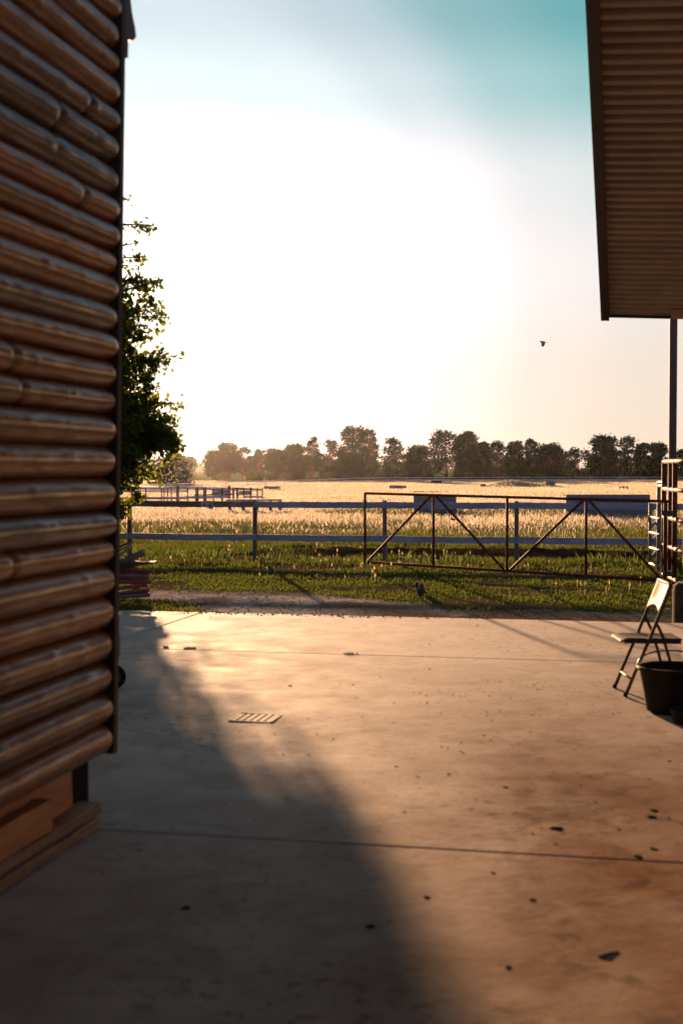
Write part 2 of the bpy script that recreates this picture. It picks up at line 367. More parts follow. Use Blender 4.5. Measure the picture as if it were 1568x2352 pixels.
# ------------------------------------------------------------------ grasses
rs = np.random.RandomState(11); T0_ = -2.265
def blades(name, X, Y, Z, H, W, col, mat, label, lean=.35, bend=.0, tri=True):
    n = len(X); a = rs.rand(n) * 2 * np.pi; la = rs.rand(n) * 2 * np.pi; ln = H * lean * rs.rand(n)
    dx, dy = np.cos(a) * W / 2, np.sin(a) * W / 2
    b0 = np.stack([X - dx, Y - dy, Z], -1); b1 = np.stack([X + dx, Y + dy, Z], -1)
    m0 = np.stack([X - dx * .8 + .35 * ln * np.cos(la), Y - dy * .8 + .35 * ln * np.sin(la), Z + H * .55], -1); m1 = m0 + np.stack([dx * 1.6, dy * 1.6, 0 * dx], -1)
    tp = np.stack([X + ln * np.cos(la), Y + ln * np.sin(la), Z + H], -1)
    if tri:
        V = np.stack([b0, b1, tp], 1).reshape(-1, 3); F = np.arange(3 * n).reshape(n, 3); C = np.repeat(col, 3, 0)
    else:
        V = np.stack([b0, b1, m1, tp, m0], 1).reshape(-1, 3); F0 = np.arange(5 * n).reshape(n, 5); F = np.concatenate([F0[:, [0, 1, 2]], F0[:, [0, 2, 4]], F0[:, [4, 2, 3]]]); C = np.repeat(col, 5, 0)
    o = np_mesh(name, V, F, mat, col=C); return tag(o, label, 'grass', None, 'stuff')
def fan(n, y0, y1, pw=0.0, half=.27, off=0.6):    # random points in the field of view between two distances; density ~ Y**-pw
    u = rs.rand(n); e = 2 - pw; Y = (y0 ** e + u * (y1 ** e - y0 ** e)) ** (1 / e)
    X = (rs.rand(n) * 2 - 1) * (Y * half + off); return X, Y
def mixc(a, b, f): return np.array(a)[None, :] * (1 - f[:, None]) + np.array(b)[None, :] * f[:, None]
# short green grass between yard and fence and a little beyond
X, Y = fan(230000, 14.4, 33, .7, .27, 1.0); s_ = X * D.x + Y * D.y
n2 = fbm(X * 1.3 + 9, Y * 1.3); gmk = grav_mask(X, Y); dens = (1 - gmk * .985) * (1 - .92 * sstep(.5, .62, n2)) * (1 - .95 * edge_mud(X, Y)) * (s_ > EDGE + .03 + .25 * fbm(X * 2, Y * 2))
ridge = sstep(24.3, 24.8, Y + .21 * X) * sstep(27.2, 26.7, Y + .21 * X) * sstep(-2.6, 0.2, X + 2 * (fbm(X, Y) - .5))
k = rs.rand(len(X)) < dens * (1 - .93 * ridge); X, Y = X[k], Y[k]
Hh = (.025 + .05 * rs.rand(len(X)) ** 1.6) * (.5 + fbm(X * .7 + 3, Y * .7)) * (.75 + 1.2 * sstep(21.5, 24, Y))
f = rs.rand(len(X)) * .6 + .5 * fbm(X * .5, Y * .5 + 4) - .1
blades('green_grass', X, Y, height(X, Y) - .01, Hh, .014 + .014 * rs.rand(len(X)), mixc((.032, .058, .013), (.105, .115, .035), np.clip(f, 0, 1)), M['grass'], 'short green grass and clover between the yard and the board fence', .7)
# pale seeding stalks in drifts near the gate
X, Y = fan(60000, 16.0, 27.5, .3, .26, .5)
dm = sstep(.52, .64, fbm(X * .55 + 20, Y * .8 + 3)) * (1 - grav_mask(X, Y)) * sstep(16.5, 18.5, Y + .55 * X)
dm = np.maximum(dm * .45, .9 * np.exp(-((Y - (22.7 - .45 * X)) / .55) ** 2) * (X > -.6) * (X < 3.6)); dm = dm * np.where(np.exp(-((X - 4.3) / 1.2) ** 2 - ((Y - 22.5) / 1.5) ** 2) > .4, 1.6, 1)
k = rs.rand(len(X)) < dm * .05; X, Y = X[k], Y[k]; n = len(X); Z = height(X, Y)
H = .06 + .11 * rs.rand(n); col = mixc((.17, .16, .075), (.38, .33, .21), rs.rand(n))
lx, ly = .25 * H * (rs.rand(n) - .5), .25 * H * (rs.rand(n) - .5); a = rs.rand(n) * np.pi; hw = .008 + .006 * rs.rand(n); hh = .035 + .03 * rs.rand(n)
P = lambda dx, dz, q: np.stack([X + q * lx + dx * np.cos(a), Y + q * ly + dx * np.sin(a), Z + dz], -1)
V = np.stack([P(-.003, 0, 0), P(.003, 0, 0), P(.002, H, 1), P(0, H - hh * .2, 1), P(hw, H + hh * .3, 1), P(0, H + hh, 1.2), P(-hw, H + hh * .3, 1)], 1).reshape(-1, 3)
b = np.arange(n)[:, None] * 7; F = np.concatenate([b + np.array([0, 1, 2]), b + np.array([3, 4, 5]), b + np.array([3, 5, 6])])
tag(np_mesh('seeding_grass', V, F, M['dry'], col=np.repeat(col, 7, 0)), 'pale feathery seed heads standing in the grass about the rusty gate', 'grass', None, 'stuff')
# dry meadow
X, Y = fan(330000, 27.5, 168, 1.15, .27, 1.0)
gm = gold_mask(X, Y); k = rs.rand(len(X)) < (.35 + .65 * gm) * (1 - .6 * (Y < 29.5)); X, Y, gm = X[k], Y[k], gm[k]; n = len(X)
f = np.clip(rs.rand(n) * .7 + .6 * fbm(X * .25, Y * .12 + 3) - .2, 0, 1)
col = mixc((.40, .355, .28), (.68, .63, .56), f); gsel = rs.rand(n) > gm * .96 + .02; col[gsel] = mixc((.05, .07, .02), (.15, .15, .05), rs.rand(gsel.sum()))
md = np.exp(-((X - 14.7) / 2.6) ** 2 - ((Y - 117) / 3.2) ** 2) + .8 * np.exp(-((X - 17.5) / 1.8) ** 2 - ((Y - 117) / 2.5) ** 2); mk_ = rs.rand(n) < md * .9; col[mk_] = mixc((.16, .14, .09), (.30, .26, .17), rs.rand(mk_.sum()))
hn = fbm(X * .4 + 11, Y * .25 + 3)
blades('meadow_grass', X, Y, height(X, Y) - .01, (.05 + .12 * rs.rand(n)) * (.35 + 1.3 * hn), np.clip(.014 * Y / 30, .014, .06) * (1 + rs.rand(n)), col, M['dry'], 'dry golden meadow grass reaching from the board fence to the tree line', 1.1)
# leafy weeds along the soil ridge
X, Y = fan(12000, 22.5, 27, 0, .26, .3); k = (rs.rand(len(X)) < sstep(.45, .6, fbm(X * 1.1 + 2, Y * .9)) * .55 * (X > -4)) & (Y + .21 * X > 23.5) & (Y + .21 * X < 24.7); X, Y = X[k], Y[k]; n = len(X)
blades('weed_leaves', X, Y, height(X, Y) - .01, (.07 + .15 * rs.rand(n)), .025 + .02 * rs.rand(n), mixc((.035, .07, .018), (.09, .125, .04), rs.rand(n)), M['grass'], 'broad green weed leaves growing along the dark soil ridge', 1.1, tri=False)
# gravel crumbs and straw lying on the bare strip
X, Y = fan(20000, 14.5, 18.5, 0, .25, .3); s_ = X * D.x + Y * D.y; k = (rs.rand(len(X)) < (grav_mask(X, Y) * .9 + .1)) & (s_ > EDGE - .12 - .15 * rs.rand(len(X)) + .1 * (fbm(X, Y) - .5)); X, Y = X[k], Y[k]; n = len(X)
r_ = .004 + .010 * rs.rand(n) ** 3; a = rs.rand(n) * 6.28; Z = np.where(X * D.x + Y * D.y < EDGE, .0, height(X, Y))
pts = []
for q, (dx, dy, dz) in enumerate(((1, 0, 0), (-.5, .87, 0), (-.5, -.87, 0), (0, 0, .9))):
    pts.append(np.stack([X + r_ * 1.5 * (dx * np.cos(a) - dy * np.sin(a)), Y + r_ * 1.2 * (dx * np.sin(a) + dy * np.cos(a)), Z + r_ * dz - .002], -1))
V = np.stack(pts, 1).reshape(-1, 3); b = np.arange(n)[:, None] * 4; F = np.concatenate([b + np.array(q) for q in ((0, 1, 3), (1, 2, 3), (2, 0, 3))])
tag(np_mesh('gravel', V, F, M['ground'], col=np.repeat(mixc((.08, .055, .04), (.50, .42, .35), rs.rand(n)), 4, 0)), 'loose pale gravel and crumbs along the edge of the concrete', 'gravel', None, 'stuff')

# grit and crumbs strewn over the slab
n = 5200; Y = 3.2 + 11 * rs.rand(n) ** .7; X = (rs.rand(n) * 2 - 1) * (Y * .26 + .3)
dn = .12 + .9 * np.exp(-((Y - 9.6) / 1.5) ** 2) * sstep(.42, .6, fbm(X * .9 + 31, Y * .9)) + .5 * sstep(.5, 2.2, X) * sstep(.45, .6, fbm(X * 1.1 + 3, Y * 1.1 + 60))
k = (rs.rand(n) < dn) & (X * T.x + Y * T.y > T0_ + .1); X, Y = X[k], Y[k]; n = len(X); r_ = .0016 + .0042 * rs.rand(n) ** 3; a = rs.rand(n) * 6.28
pts = [np.stack([X + r_ * (dx * np.cos(a) - dy * np.sin(a)) * 1.6, Y + r_ * 1.4 * (dx * np.sin(a) + dy * np.cos(a)), r_ * dz + .0002], -1) for dx, dy, dz in ((1, 0, 0), (-.5, .87, 0), (-.5, -.87, 0), (0, 0, .8))]
V = np.stack(pts, 1).reshape(-1, 3); b = np.arange(n)[:, None] * 4; F = np.concatenate([b + np.array(q) for q in ((0, 1, 3), (1, 2, 3), (2, 0, 3))])
tag(np_mesh('grit', V, F, M['ground'], col=np.repeat(mixc((.05, .03, .02), (.22, .15, .10), rs.rand(n)), 4, 0)), 'fine dark grit and crumbs strewn over the concrete', 'grit', None, 'stuff')

# soil ridge
n = 120; V = []; F = []
for i in range(n):
    x = -4 + 10.5 * i / (n - 1); yc = 25.75 - .21 * x
    amp = .13 * min(1, i / 12, (n - 1 - i) / 12) * (.35 + .65 * float(sstep(-2.5, .8, x)))
    for j in range(15):
        q = j / 14 * 2 - 1; yy = yc + q * 1.2
        zz = amp * max(0, 1 - q * q) * (.5 + 1.1 * float(fbm(x * 2.2, yy * 2.2))) + .9 * amp * (float(fbm(x * 9, yy * 9)) - .5) * (1 - abs(q)) - .04
        V.append((x, yy, zz))
for i in range(n - 1):
    for j in range(14): F.append((i * 15 + j, (i + 1) * 15 + j, (i + 1) * 15 + j + 1, i * 15 + j + 1))
tag(np_mesh('soil_ridge', V, F, M['soil']), kind='structure')

# ------------------------------------------------------------------ log cabin on the left
CAB = empty('log_cabin', G(5.0, -4.0), 'dark varnished log cabin whose horizontal round logs fill the left edge', 'cabin')
T0 = -2.265; PITCHZ = .1305; NL = 30; Z0 = .315; S1 = 5.84
rl = random.Random(5)
HS_ = np.cumsum([0] + [rl.uniform(.84, 1.16) for _ in range(NL)]); HS_ = Z0 + HS_ / HS_[-1] * PITCHZ * NL
sx = np.concatenate([np.arange(-4, 3.4, .4), np.arange(3.4, S1 + .001, .028)]); sx[-1] = S1
V = []; F = []; C = []
for i in range(NL):
    ph_ = HS_[i + 1] - HS_[i]; zc = (HS_[i] + HS_[i + 1]) / 2; rad = ph_ * .56; base = np.array((.31, .122, .038)) * rl.uniform(.5, 1.2)
    if rl.random() < .25: base = np.array((.12, .075, .05)) * rl.uniform(.7, 1.2)
    out = rl.uniform(-.006, .006); off = rl.uniform(0, 100)
    joints = [rl.uniform(4.3, S1 - .3)] if rl.random() < .35 else []
    knots = [(rl.uniform(4.2, S1), rl.uniform(-.6, .9), rl.uniform(.008, .02)) for _ in range(rl.randint(2, 5))]
    prof = [(a, math.cos(a), math.sin(a)) for a in np.linspace(-1.45, 1.45, 13)]
    b = len(V)
    for s in sx:
        lean = .0125 * (zc - 1.6) * 0 + .045 * (zc - 1.6)
        sq = s + (lean if s > 4 else 0)
        w_ = float(fbm(s * 1.1 + off, i * 3.3, 3)) - .5; w2 = float(vnoise(s * 7 + off, i * 1.7)) - .5
        jd = 0; jk = 1
        for jx in joints:
            e = math.exp(-((s - jx) / .010) ** 2); jd += .03 * e; jk *= 1 - .9 * e
        endr = max(0, 1 - (S1 - s) / .02); shrink = math.sqrt(max(0, 1 - endr * endr * .6))
        for a, ca, sa in prof:
            dip = jd; dark = jk
            for kx, ka, kr in knots:
                if abs(s - kx) < .09:
                    e = math.exp(-((s - kx) / kr) ** 2 - ((a - ka) / .38) ** 2); dip += .007 * e - .006 * math.exp(-((s - kx) / kr / 2.2) ** 2 - ((a - ka) / .7) ** 2); dark *= 1 - .75 * e
            rr = (rad + .009 * w_ + .003 * w2 - dip) * (.75 + .25 * shrink)
            p = G(sq, T0 + out - rad + rr * ca * 1.0, zc + rr * sa * .93 + .01 * w_)
            V.append(tuple(p)); C.append(tuple(base * dark))
    m = len(prof)
    for u in range(len(sx) - 1):
        for j in range(m - 1): F.append((b + u * m + j, b + (u + 1) * m + j, b + (u + 1) * m + j + 1, b + u * m + j + 1))
    # log ends
np_mesh('log_wall', V, F, M['log'], CAB, col=np.array(C), smooth=True)
ZT = Z0 + PITCHZ * NL
mb = MB(); lo, hi = S1 + .045 * (Z0 - 1.6), S1 + .045 * (ZT - 1.6)
mb.add([G(lo + .0, T0 - .30, Z0), G(lo + .0, T0 - .002, Z0), G(lo + .045, T0 - .002, Z0), G(lo + .045, T0 - .30, Z0), G(hi, T0 - .30, ZT), G(hi, T0 - .002, ZT), G(hi + .045, T0 - .002, ZT), G(hi + .045, T0 - .30, ZT)],
       [(0, 1, 5, 4), (1, 2, 6, 5), (2, 3, 7, 6), (3, 0, 4, 7), (4, 5, 6, 7), (0, 3, 2, 1)])
mb.build('corner_board', M['dark_wood'], CAB)
mb = MB().add([G(-4, T0 - .07, Z0), G(S1 - .02, T0 - .07, Z0), G(S1 - .09, T0 - 5, Z0), G(-4, T0 - 5, Z0), G(-4, T0 - .07, ZT), G(S1, T0 - .07, ZT), G(S1, T0 - 5, ZT), G(-4, T0 - 5, ZT)],
              [(3, 2, 1, 0), (0, 1, 5, 4), (1, 2, 6, 5), (2, 3, 7, 6), (3, 0, 4, 7), (4, 5, 6, 7)])
mb.build('inner_wall', M['dark_wood'], CAB)
mb = MB().box(G(.70, T0 - 2.4, .155), D * 5.17, T * 2.24, UP * .158); mb.build('footing', M['cavity'], CAB)
# end board just under the eave corner, roof and gutter
mb = MB(); zb = 3.50
mb.prism([G(S1 + .12, T0 - .03, zb), G(S1 + .24, T0 - .03, zb), G(S1 + .245, T0 - .03, zb + .085), G(S1 + .30, T0 - .03, zb + .095), G(S1 + .35, T0 - .03, zb + .13), G(S1 + .335, T0 - .03, zb + .17), G(S1 + .30, T0 - .03, zb + .22), G(S1 + .27, T0 - .03, zb + .30), G(S1 + .12, T0 - .03, zb + .30)][::-1], T * -5)
mb.build('eave_gutter', M['dark_trim'], CAB)
mb = MB(); a = G(S1 + .16, T0 + .1, ZT + .02)
mb.add([G(S1 + .2, T0 + .12, ZT + .0), G(S1 + .2, T0 - 5.2, ZT), G(.5, T0 - 5.2, ZT + 1.9), G(.5, T0 + .12, ZT + 1.9), G(S1 + .2, T0 + .12, ZT + .08), G(S1 + .2, T0 - 5.2, ZT + .08), G(.5, T0 - 5.2, ZT + 1.98), G(.5, T0 + .12, ZT + 1.98)],
       [(0, 1, 2, 3), (7, 6, 5, 4), (0, 4, 5, 1), (1, 5, 6, 2), (2, 6, 7, 3), (3, 7, 4, 0)])
mb.build('roof', M['dark_trim'], CAB)

# timbers lying at the foot of the cabin wall
def lying(name, label, mat, s0, s1, t0, t1, z0, z1, tilt=0, group='timbers lying along the foot of the cabin', cat='timber', seed=0):
    r = random.Random(seed); n = 26; V = []; F = []
    for i in range(n):
        s = s0 + (s1 - s0) * i / (n - 1); j = lambda: r.uniform(-.004, .004)
        for (t, z) in ((t0, z0), (t1, z0), (t1 + tilt, z1), (t0 + tilt, z1)): V.append(G(s, t + j(), z + j() * (z != 0)))
    for i in range(n - 1):
        for q in range(4): F.append((i * 4 + q, i * 4 + (q + 1) % 4, (i + 1) * 4 + (q + 1) % 4, (i + 1) * 4 + q))
    F += [(3, 2, 1, 0), tuple((n - 1) * 4 + q for q in range(4))]
    mb = MB().add(V, F); o = mb.build(name, mat, bevel=.006, loc=G(s0, t0)); return tag(o, label, cat, group)
lying('plank', 'lowest weathered tan plank flat on the concrete beside the cabin', M['plank_tan'], 2.0, 5.70, T0 - .155, T0 - .035, 0.002, .05, seed=1)
lying('plank', 'tan plank lying on top of the lowest plank by the cabin', M['plank_tan'], 2.0, 5.75, T0 - .157, T0 - .05, .056, .105, seed=2)
lying('beam', 'long orange wooden beam resting on two planks under the cabin logs', M['beam_orange'], 2.0, 5.23, T0 - .152, T0 - .055, .109, .24, -.0, seed=3)
lying('beam', 'second orange beam whose end shows past the longer beam against the dark footing', M['beam_orange'], 4.0, 5.62, T0 - .158, T0 - .13, .109, .275, -.0, seed=4)

# ------------------------------------------------------------------ open barn roof on the right
BARN = empty('barn', gr(1575, 1427), 'brown barn eave with ribbed underside on columns at the right edge', 'barn')
fx0 = 14.6; P0 = at(1380, 722, 14.6)
cR, cU, cF = Vector((1, 0, 0)), Vector((0, math.sin(PITCH), math.cos(PITCH))), Vector((0, math.cos(PITCH), -math.sin(PITCH)))
E = (cF + cR * (646 / FPX) - cU * (587 / FPX)).normalized()      # down the slope, away from the eye
A = (at(1568, 726, 14.43) - P0).normalized(); N = A.cross(E).normalized()
if N.z < 0: N = -N
L = 13.0; per = .146; n = int(L / per * 8); V = []; F = []
for i in range(n + 1):
    u = i * per / 8; ph = (i % 8) / 8
    dz = (0, 0, 0, 0, .05, .055, .055, .05)[i % 8]
    for t in (0.05, 7.0): V.append(tuple(P0 - E * (L - u) + A * t + N * dz))
for i in range(n): F.append((2 * i, 2 * i + 1, 2 * i + 3, 2 * i + 2))
b = len(V); V += [tuple(P0 - E * (L - (0 if q < 2 else n * per / 8)) + A * (0.05 if q % 2 == 0 else 7) + N * .11) for q in range(4)]
F += [(b, b + 2, b + 3, b + 1), (0, 1, b + 1, b), (2 * n, b + 2, b + 3, 2 * n + 1), (1, 2 * n + 1, b + 3, b + 1), (0, b, b + 2, 2 * n)]
MB().add(V, F).build('roof', M['roofmetal'], BARN)
MB().bar(P0 - E * L + A * .042 + N * .03, P0 + E * .02 + A * .042 + N * .03, .085, .19, N).build('barge_board', M['dark_trim'], BARN)
MB().bar(P0 + E * .03 + N * .045 + A * .045, P0 + E * .03 + A * 7 + N * .045, .03, .13, N).build('eave_trim', M['dark_trim'], BARN)
MB().box((2.6, -4.2, 3.62), (5.2, 0, 0), (0, 5.4, 0), (0, 0, .06)).build('unseen_canopy', M['roofmetal'], BARN)  # unseen roof over the eye, added to cut sky light on near ground
MB().box((2.6, -9.7, 1.79), (5.2, 0, 0), (0, .08, 0), (0, 0, 1.76)).build('unseen_rear_wall', M['dark_wood'], BARN)  # unseen, added with that roof to block sky light from behind
for x_ in (-2.5, 7.7): MB().box((x_, -4.4, 1.79), (.08, 0, 0), (0, 5.2, 0), (0, 0, 1.76)).build('unseen_side_wall', M['dark_wood'], BARN)  # unseen, added to close off sky light at both sides of that roof
cb = gr(1567, 1427); cl = cb + T * .13 + D * .1
MB().box(cl + UP * 1.9, T * .125, D * .1, UP * 1.36).build('column', M['column'], BARN, bevel=.006)
MB().lathe(cl, [(.235, -.05), (.235, .30), (.225, .37), (.19, .40), (.0, .40)], 28).build('column_footing', M['pier'], BARN, smooth=False)
c0 = at(1540, 736, 14.35)
MB().bar(Vector((c0.x, c0.y, 3.20)), Vector((c0.x, c0.y, 3.20)) + T * 3.2, .16, .085).build('eave_beam', M['timber'], BARN, bevel=.004)

# ------------------------------------------------------------------ board fence
FD = T.copy()                                     # runs along T
fp0 = gr(584, 1283); fpos = []
fs, ft = st(fp0)
posts_x = [297, 584, 883, 1185]
pt = []
for px in posts_x:
    d = ray(px, 1200); k_ = fs / (d.x * D.x + d.y * D.y); q = Vector((d.x * k_, d.y * k_, 0)); pt.append(q)
step = (pt[3] - pt[0]).length / 3
FEN = empty('board_fence', pt[1], 'weathered pale board fence with two long rails crossing behind the rusty gate', 'fence')
allp = [pt[0] - T * step * 2, pt[0] - T * step, *pt, pt[3] + T * step * 1.02, pt[3] + T * step * 2.05]
for i, p in enumerate(allp):
    hgt = 1.04
    MB().bar(p - UP * .1 + D * .035, p + UP * hgt + D * .035 + T * random.uniform(-.01, .01), .068, .068, T).build('post', M['post'], FEN, bevel=.006)
def rail(a, b, z, h, mat, seed, name='rail', off=0):
    r = random.Random(seed); n = 34; V = []; F = []
    for i in range(n):
        p = a + (b - a) * (i / (n - 1)); d0, d1 = r.uniform(-.004, .004), r.uniform(-.004, .004); sg = -.008 * math.sin(math.pi * i / (n - 1)) * r.uniform(.8, 1.2)
        V += [p - D * (.012 + off) + UP * (z + d0 + sg), p - D * (-.012 + off) + UP * (z + d0 + sg), p - D * (-.012 + off) + UP * (z + h + d1 + sg), p - D * (.012 + off) + UP * (z + h + d1 + sg)]
    for i in range(n - 1):
        for q in range(4): F.append((i * 4 + q, i * 4 + (q + 1) % 4, (i + 1) * 4 + (q + 1) % 4, (i + 1) * 4 + q))
    F += [(3, 2, 1, 0), tuple((n - 1) * 4 + q for q in range(4))]
    return MB().add(V, F).build(name, mat, FEN)
zt = 1.6 - (1165 - 1075) / FPX * fp0.y; zl = 1.6 - (1241.5 - 1075) / FPX * fp0.y
for i in range(len(allp) - 1):
    a, b = allp[i], allp[i + 1]; old = i in (2,)
    rail(a + T * .004, b - T * .004, zt + random.uniform(-.004, .004), .108, M['bare_board'] if i in (1, 2) else M['white_paint'], i)
    rail(a + T * .004, b - T * .004, zl + random.uniform(-.004, .004), .112, M['white_paint'], 20 + i)

# warning sign nailed on the top rail
sp = [at(462.5, 1150, 1), at(489.5, 1150, 1)]
def onfence(x, y, off):
    d = ray(x, y); k_ = (fs - off) / (d.x * D.x + d.y * D.y); return Vector((0, 0, CH)) + d * k_
s0 = onfence(462.3, 1150.3, .03); s1 = onfence(490.0, 1150.3, .03); SW = (s1 - s0).length; SH = SW * .655
SG = empty('warning_sign', s0, 'small blue sign with red header and torn lower corner nailed to the top rail', 'sign')
def sg(u, v, o=0.0): return s0 + T * (u * SW) - UP * (v * SH) - D * o
MB().prism([sg(0, 0), sg(1, 0), sg(1, 1), sg(.68, 1), (sg(.62, .92)), sg(.55, .86), sg(.45, .83), sg(.36, .77), sg(.25, .79), sg(.17, .74), sg(.06, .76), sg(0, .72)][::-1], D * .004).build('plate', M['sign_white'], SG)
MB().prism([sg(.03, .26, .001), sg(.97, .26, .001), sg(.97, .95, .001), sg(.70, .95, .001), sg(.56, .83, .001), sg(.45, .8, .001), sg(.36, .74, .001), sg(.25, .76, .001), sg(.17, .71, .001), sg(.03, .69, .001)][::-1], D * .0006).build('blue_panel', M['sign_blue'], SG)
MB().prism([sg(0, 0, .0014), sg(1, 0, .0014), sg(1, .235, .0014), sg(0, .235, .0014)][::-1], D * .001).build('header', M['sign_red'], SG)
cu = bpy.data.curves.new('lettering', 'FONT'); cu.body = 'ПРИВАТНА ВЛАСНІСТЬ'; cu.size = SH * .22; cu.align_x = 'CENTER'; cu.align_y = 'CENTER'; cu.extrude = .0004; cu.offset = .0008
to = bpy.data.objects.new('lettering', cu); COL.objects.link(to); cu.materials.append(M['sign_white'])
bpy.context.view_layer.update()
wd = to.dimensions.x or 1
scx = SW * .92 / wd
rotm = Matrix((( T.x * scx, 0, -D.x, 0), (T.y * scx, 0, -D.y, 0), (0, 1, 0, 0), (0, 0, 0, 1)))
dg = bpy.context.evaluated_depsgraph_get(); me = bpy.data.meshes.new_from_object(to.evaluated_get(dg)); bpy.data.objects.remove(to)
me.transform(rotm); me.transform(Matrix.Translation(sg(.5, .12, .0022) - s0))
lt = bpy.data.objects.new('lettering', me); COL.objects.link(lt); lt.parent = SG
def ring(cx, cyv, r, w_, o):
    mb = MB(); n = 28
    for i in range(n):
        a0, a1 = 2 * math.pi * i / n, 2 * math.pi * (i + 1) / n
        q = lambda a, rr: sg(cx + rr * math.cos(a), cyv + rr * math.sin(a) / .655, o)
        mb.prism([q(a0, r), q(a1, r), q(a1, r - w_), q(a0, r - w_)], D * .0005)
    return mb
for cx, cyv, cut in ((.26, .56, True), (.73, .56, False)):
    def inside(v): return v if not cut else min(v, .76)
    mb = MB(); n = 28
    MB().prism([sg(cx + .155 * math.cos(-2 * math.pi * i / n), inside(cyv + .155 * math.sin(-2 * math.pi * i / n) / .655), .0018) for i in range(n)], D * .0005).build('badge', M['sign_blue'], SG)
    rg = MB()
    for i in range(n):
        a0, a1 = 2 * math.pi * i / n, 2 * math.pi * (i + 1) / n
        if cut and math.sin((a0 + a1) / 2) > .80: continue
        q = lambda a, rr: sg(cx + rr * math.cos(a), cyv + rr * math.sin(a) / .655, .0026)
        rg.prism([q(a0, .165), q(a1, .165), q(a1, .145), q(a0, .145)], D * .0005)
    rg.bar(sg(cx - .10, cyv - .17, .0030), sg(cx + .10, cyv + (.17 if not cut else .13), .0030), .0004, .004)
    rg.build('ring', M['sign_red'], SG)
    hd = [(-.09, .03), (-.055, -.02), (-.02, -.09), (.005, -.17), (.03, -.11), (.075, -.08), (.11, .0), (.125, .11), (.09, .19), (.04, .16), (.02, .08), (-.02, .06), (-.05, .10), (-.085, .09)]
    MB().prism([sg(cx + u, inside(cyv + v / .655 * .85), .0024) for u, v in hd], D * .0006).build('horse_head', M['sign_black'], SG)

# ------------------------------------------------------------------ rusty truss gate and the corral panels beside it
GL = gr(838, 1291, .12); GR = gr(1535, 1335, .10)
gl0 = Vector((GL.x, GL.y, 0)); gr0 = Vector((GR.x, GR.y, 0)); gd = (gr0 - gl0).normalized(); glen = (gr0 - gl0).length
zTL = 1.6 - (1133 - 1075) / FPX * GL.y; zTR = 1.6 - (1152 - 1075) / FPX * GR.y
def gp(x, top):          # point on the gate below/above photo column x
    d = ray(x, 1176); nrm = gd.cross(UP); k_ = gl0.dot(nrm) / Vector((d.x, d.y, 0)).dot(nrm); p = Vector((d.x * k_, d.y * k_, 0)); f_ = (p - gl0).length / glen
    return p + UP * ((zTL + (zTR - zTL) * f_) if top else (.12 - .02 * f_))
GATE = empty('pipe_gate', gr0, 'long rusty brown pipe gate with diagonal braces standing before the board fence', 'gate')
rr = .021
MB().tube([gp(838, 0), gp(1535, 0)], rr).build('bottom_rail', M['rust'], GATE, smooth=True)
MB().tube([gp(838, 1), gp(1535, 1)], rr).build('top_rail', M['rust'], GATE, smooth=True)
for x in (838, 995, 1164, 1345, 1527):
    MB().tube([gp(x, 0), gp(x, 1)], rr * (1.0 if x != 1527 else 1.3)).build('upright', M['rust'], GATE, smooth=True)
for xb, xt in ((842, 991), (1160, 999), (1168, 1341), (1522, 1349)):
    MB().tube([gp(xb, 0), gp(xt, 1)], rr * .9).build('brace', M['rust'], GATE, smooth=True)
for z_ in (.2, 1.0):
    q = gp(1527, 0); q.z = z_; MB().box(q + gd * .04, gd * .06, gd.cross(UP) * .03, UP * .035).build('hinge', M['dark_trim'], GATE)
q = gp(838, 1); MB().tube([q + Vector((-.022, -.01, -.10)), q + Vector((-.05, .02, -.22)), q + Vector((-.03, .03, -.34)), q + Vector((.0, -.026, -.30)), q + Vector((.022, -.01, -.12))], .006, 6).build('latch_chain', M['wire'], GATE)
def panel(name, label, mat, a, b, zs, upr, r, group=None, cat='panel', bow=False):
    e = empty(name, a, label, cat, group); a, b = Vector(a), Vector(b)
    for z in zs: MB().tube([a + UP * z, b + UP * z], r * .9).build('rail', mat, e, smooth=True)
    for f_ in upr: MB().tube([a + (b - a) * f_ + UP * (min(zs) - .06), a + (b - a) * f_ + UP * (max(zs) + .02)], r).build('upright', mat, e, smooth=True)
    return e
ra = at(1523, 1200, 19.2); ra.z = 0; rb = at(1600, 1200, 16.4); rb.z = 0
panel('corral_panel', 'tall rusty corral panel with round rails between gate post and barn column', M['rust'], ra, rb, [.12, .53, .92, 1.31, 1.69], (0, .22, .36, .98), .034, 'corral panels beside the barn')
ga = at(1492, 1200, 21.6); ga.z = 0; gb = at(1531, 1200, 20.3); gb.z = 0
panel('corral_panel', 'low galvanised corral panel whose end stands left of the tall gate post', M['galv'], ga, gb, [.10, .35, .59, .83, 1.07], (0, .5, .98), .026, 'corral panels beside the barn')
gc = at(1511, 1200, 23.2); gc.z = 0; gd_ = at(1545, 1200, 22.6); gd_.z = 0
panel('corral_panel', 'galvanised corral panel standing higher behind the low galvanised one', M['galv'], gc, gd_, [.12, .42, .72, 1.02, 1.30, 1.36], (0, .35, 1), .034, 'corral panels beside the barn')
ge = at(1494, 1200, 21.9); ge.z = 0; gf = at(1510, 1200, 25.0); gf.z = 0
panel('corral_panel', 'galvanised corral panel running back from the low panel towards the meadow', M['galv'], ge, gf, [.14, .40, .66, .92], (.75,), .024, 'corral panels beside the barn')
pp = gr(1541, 1325); gpo = tag(MB().bar(pp - UP * .1, pp + UP * 4.6, .11, .11, T).build('gate_post', M['column'], bevel=.006, loc=pp), 'tall square brown post carrying the hinge end of the rusty gate', 'post')

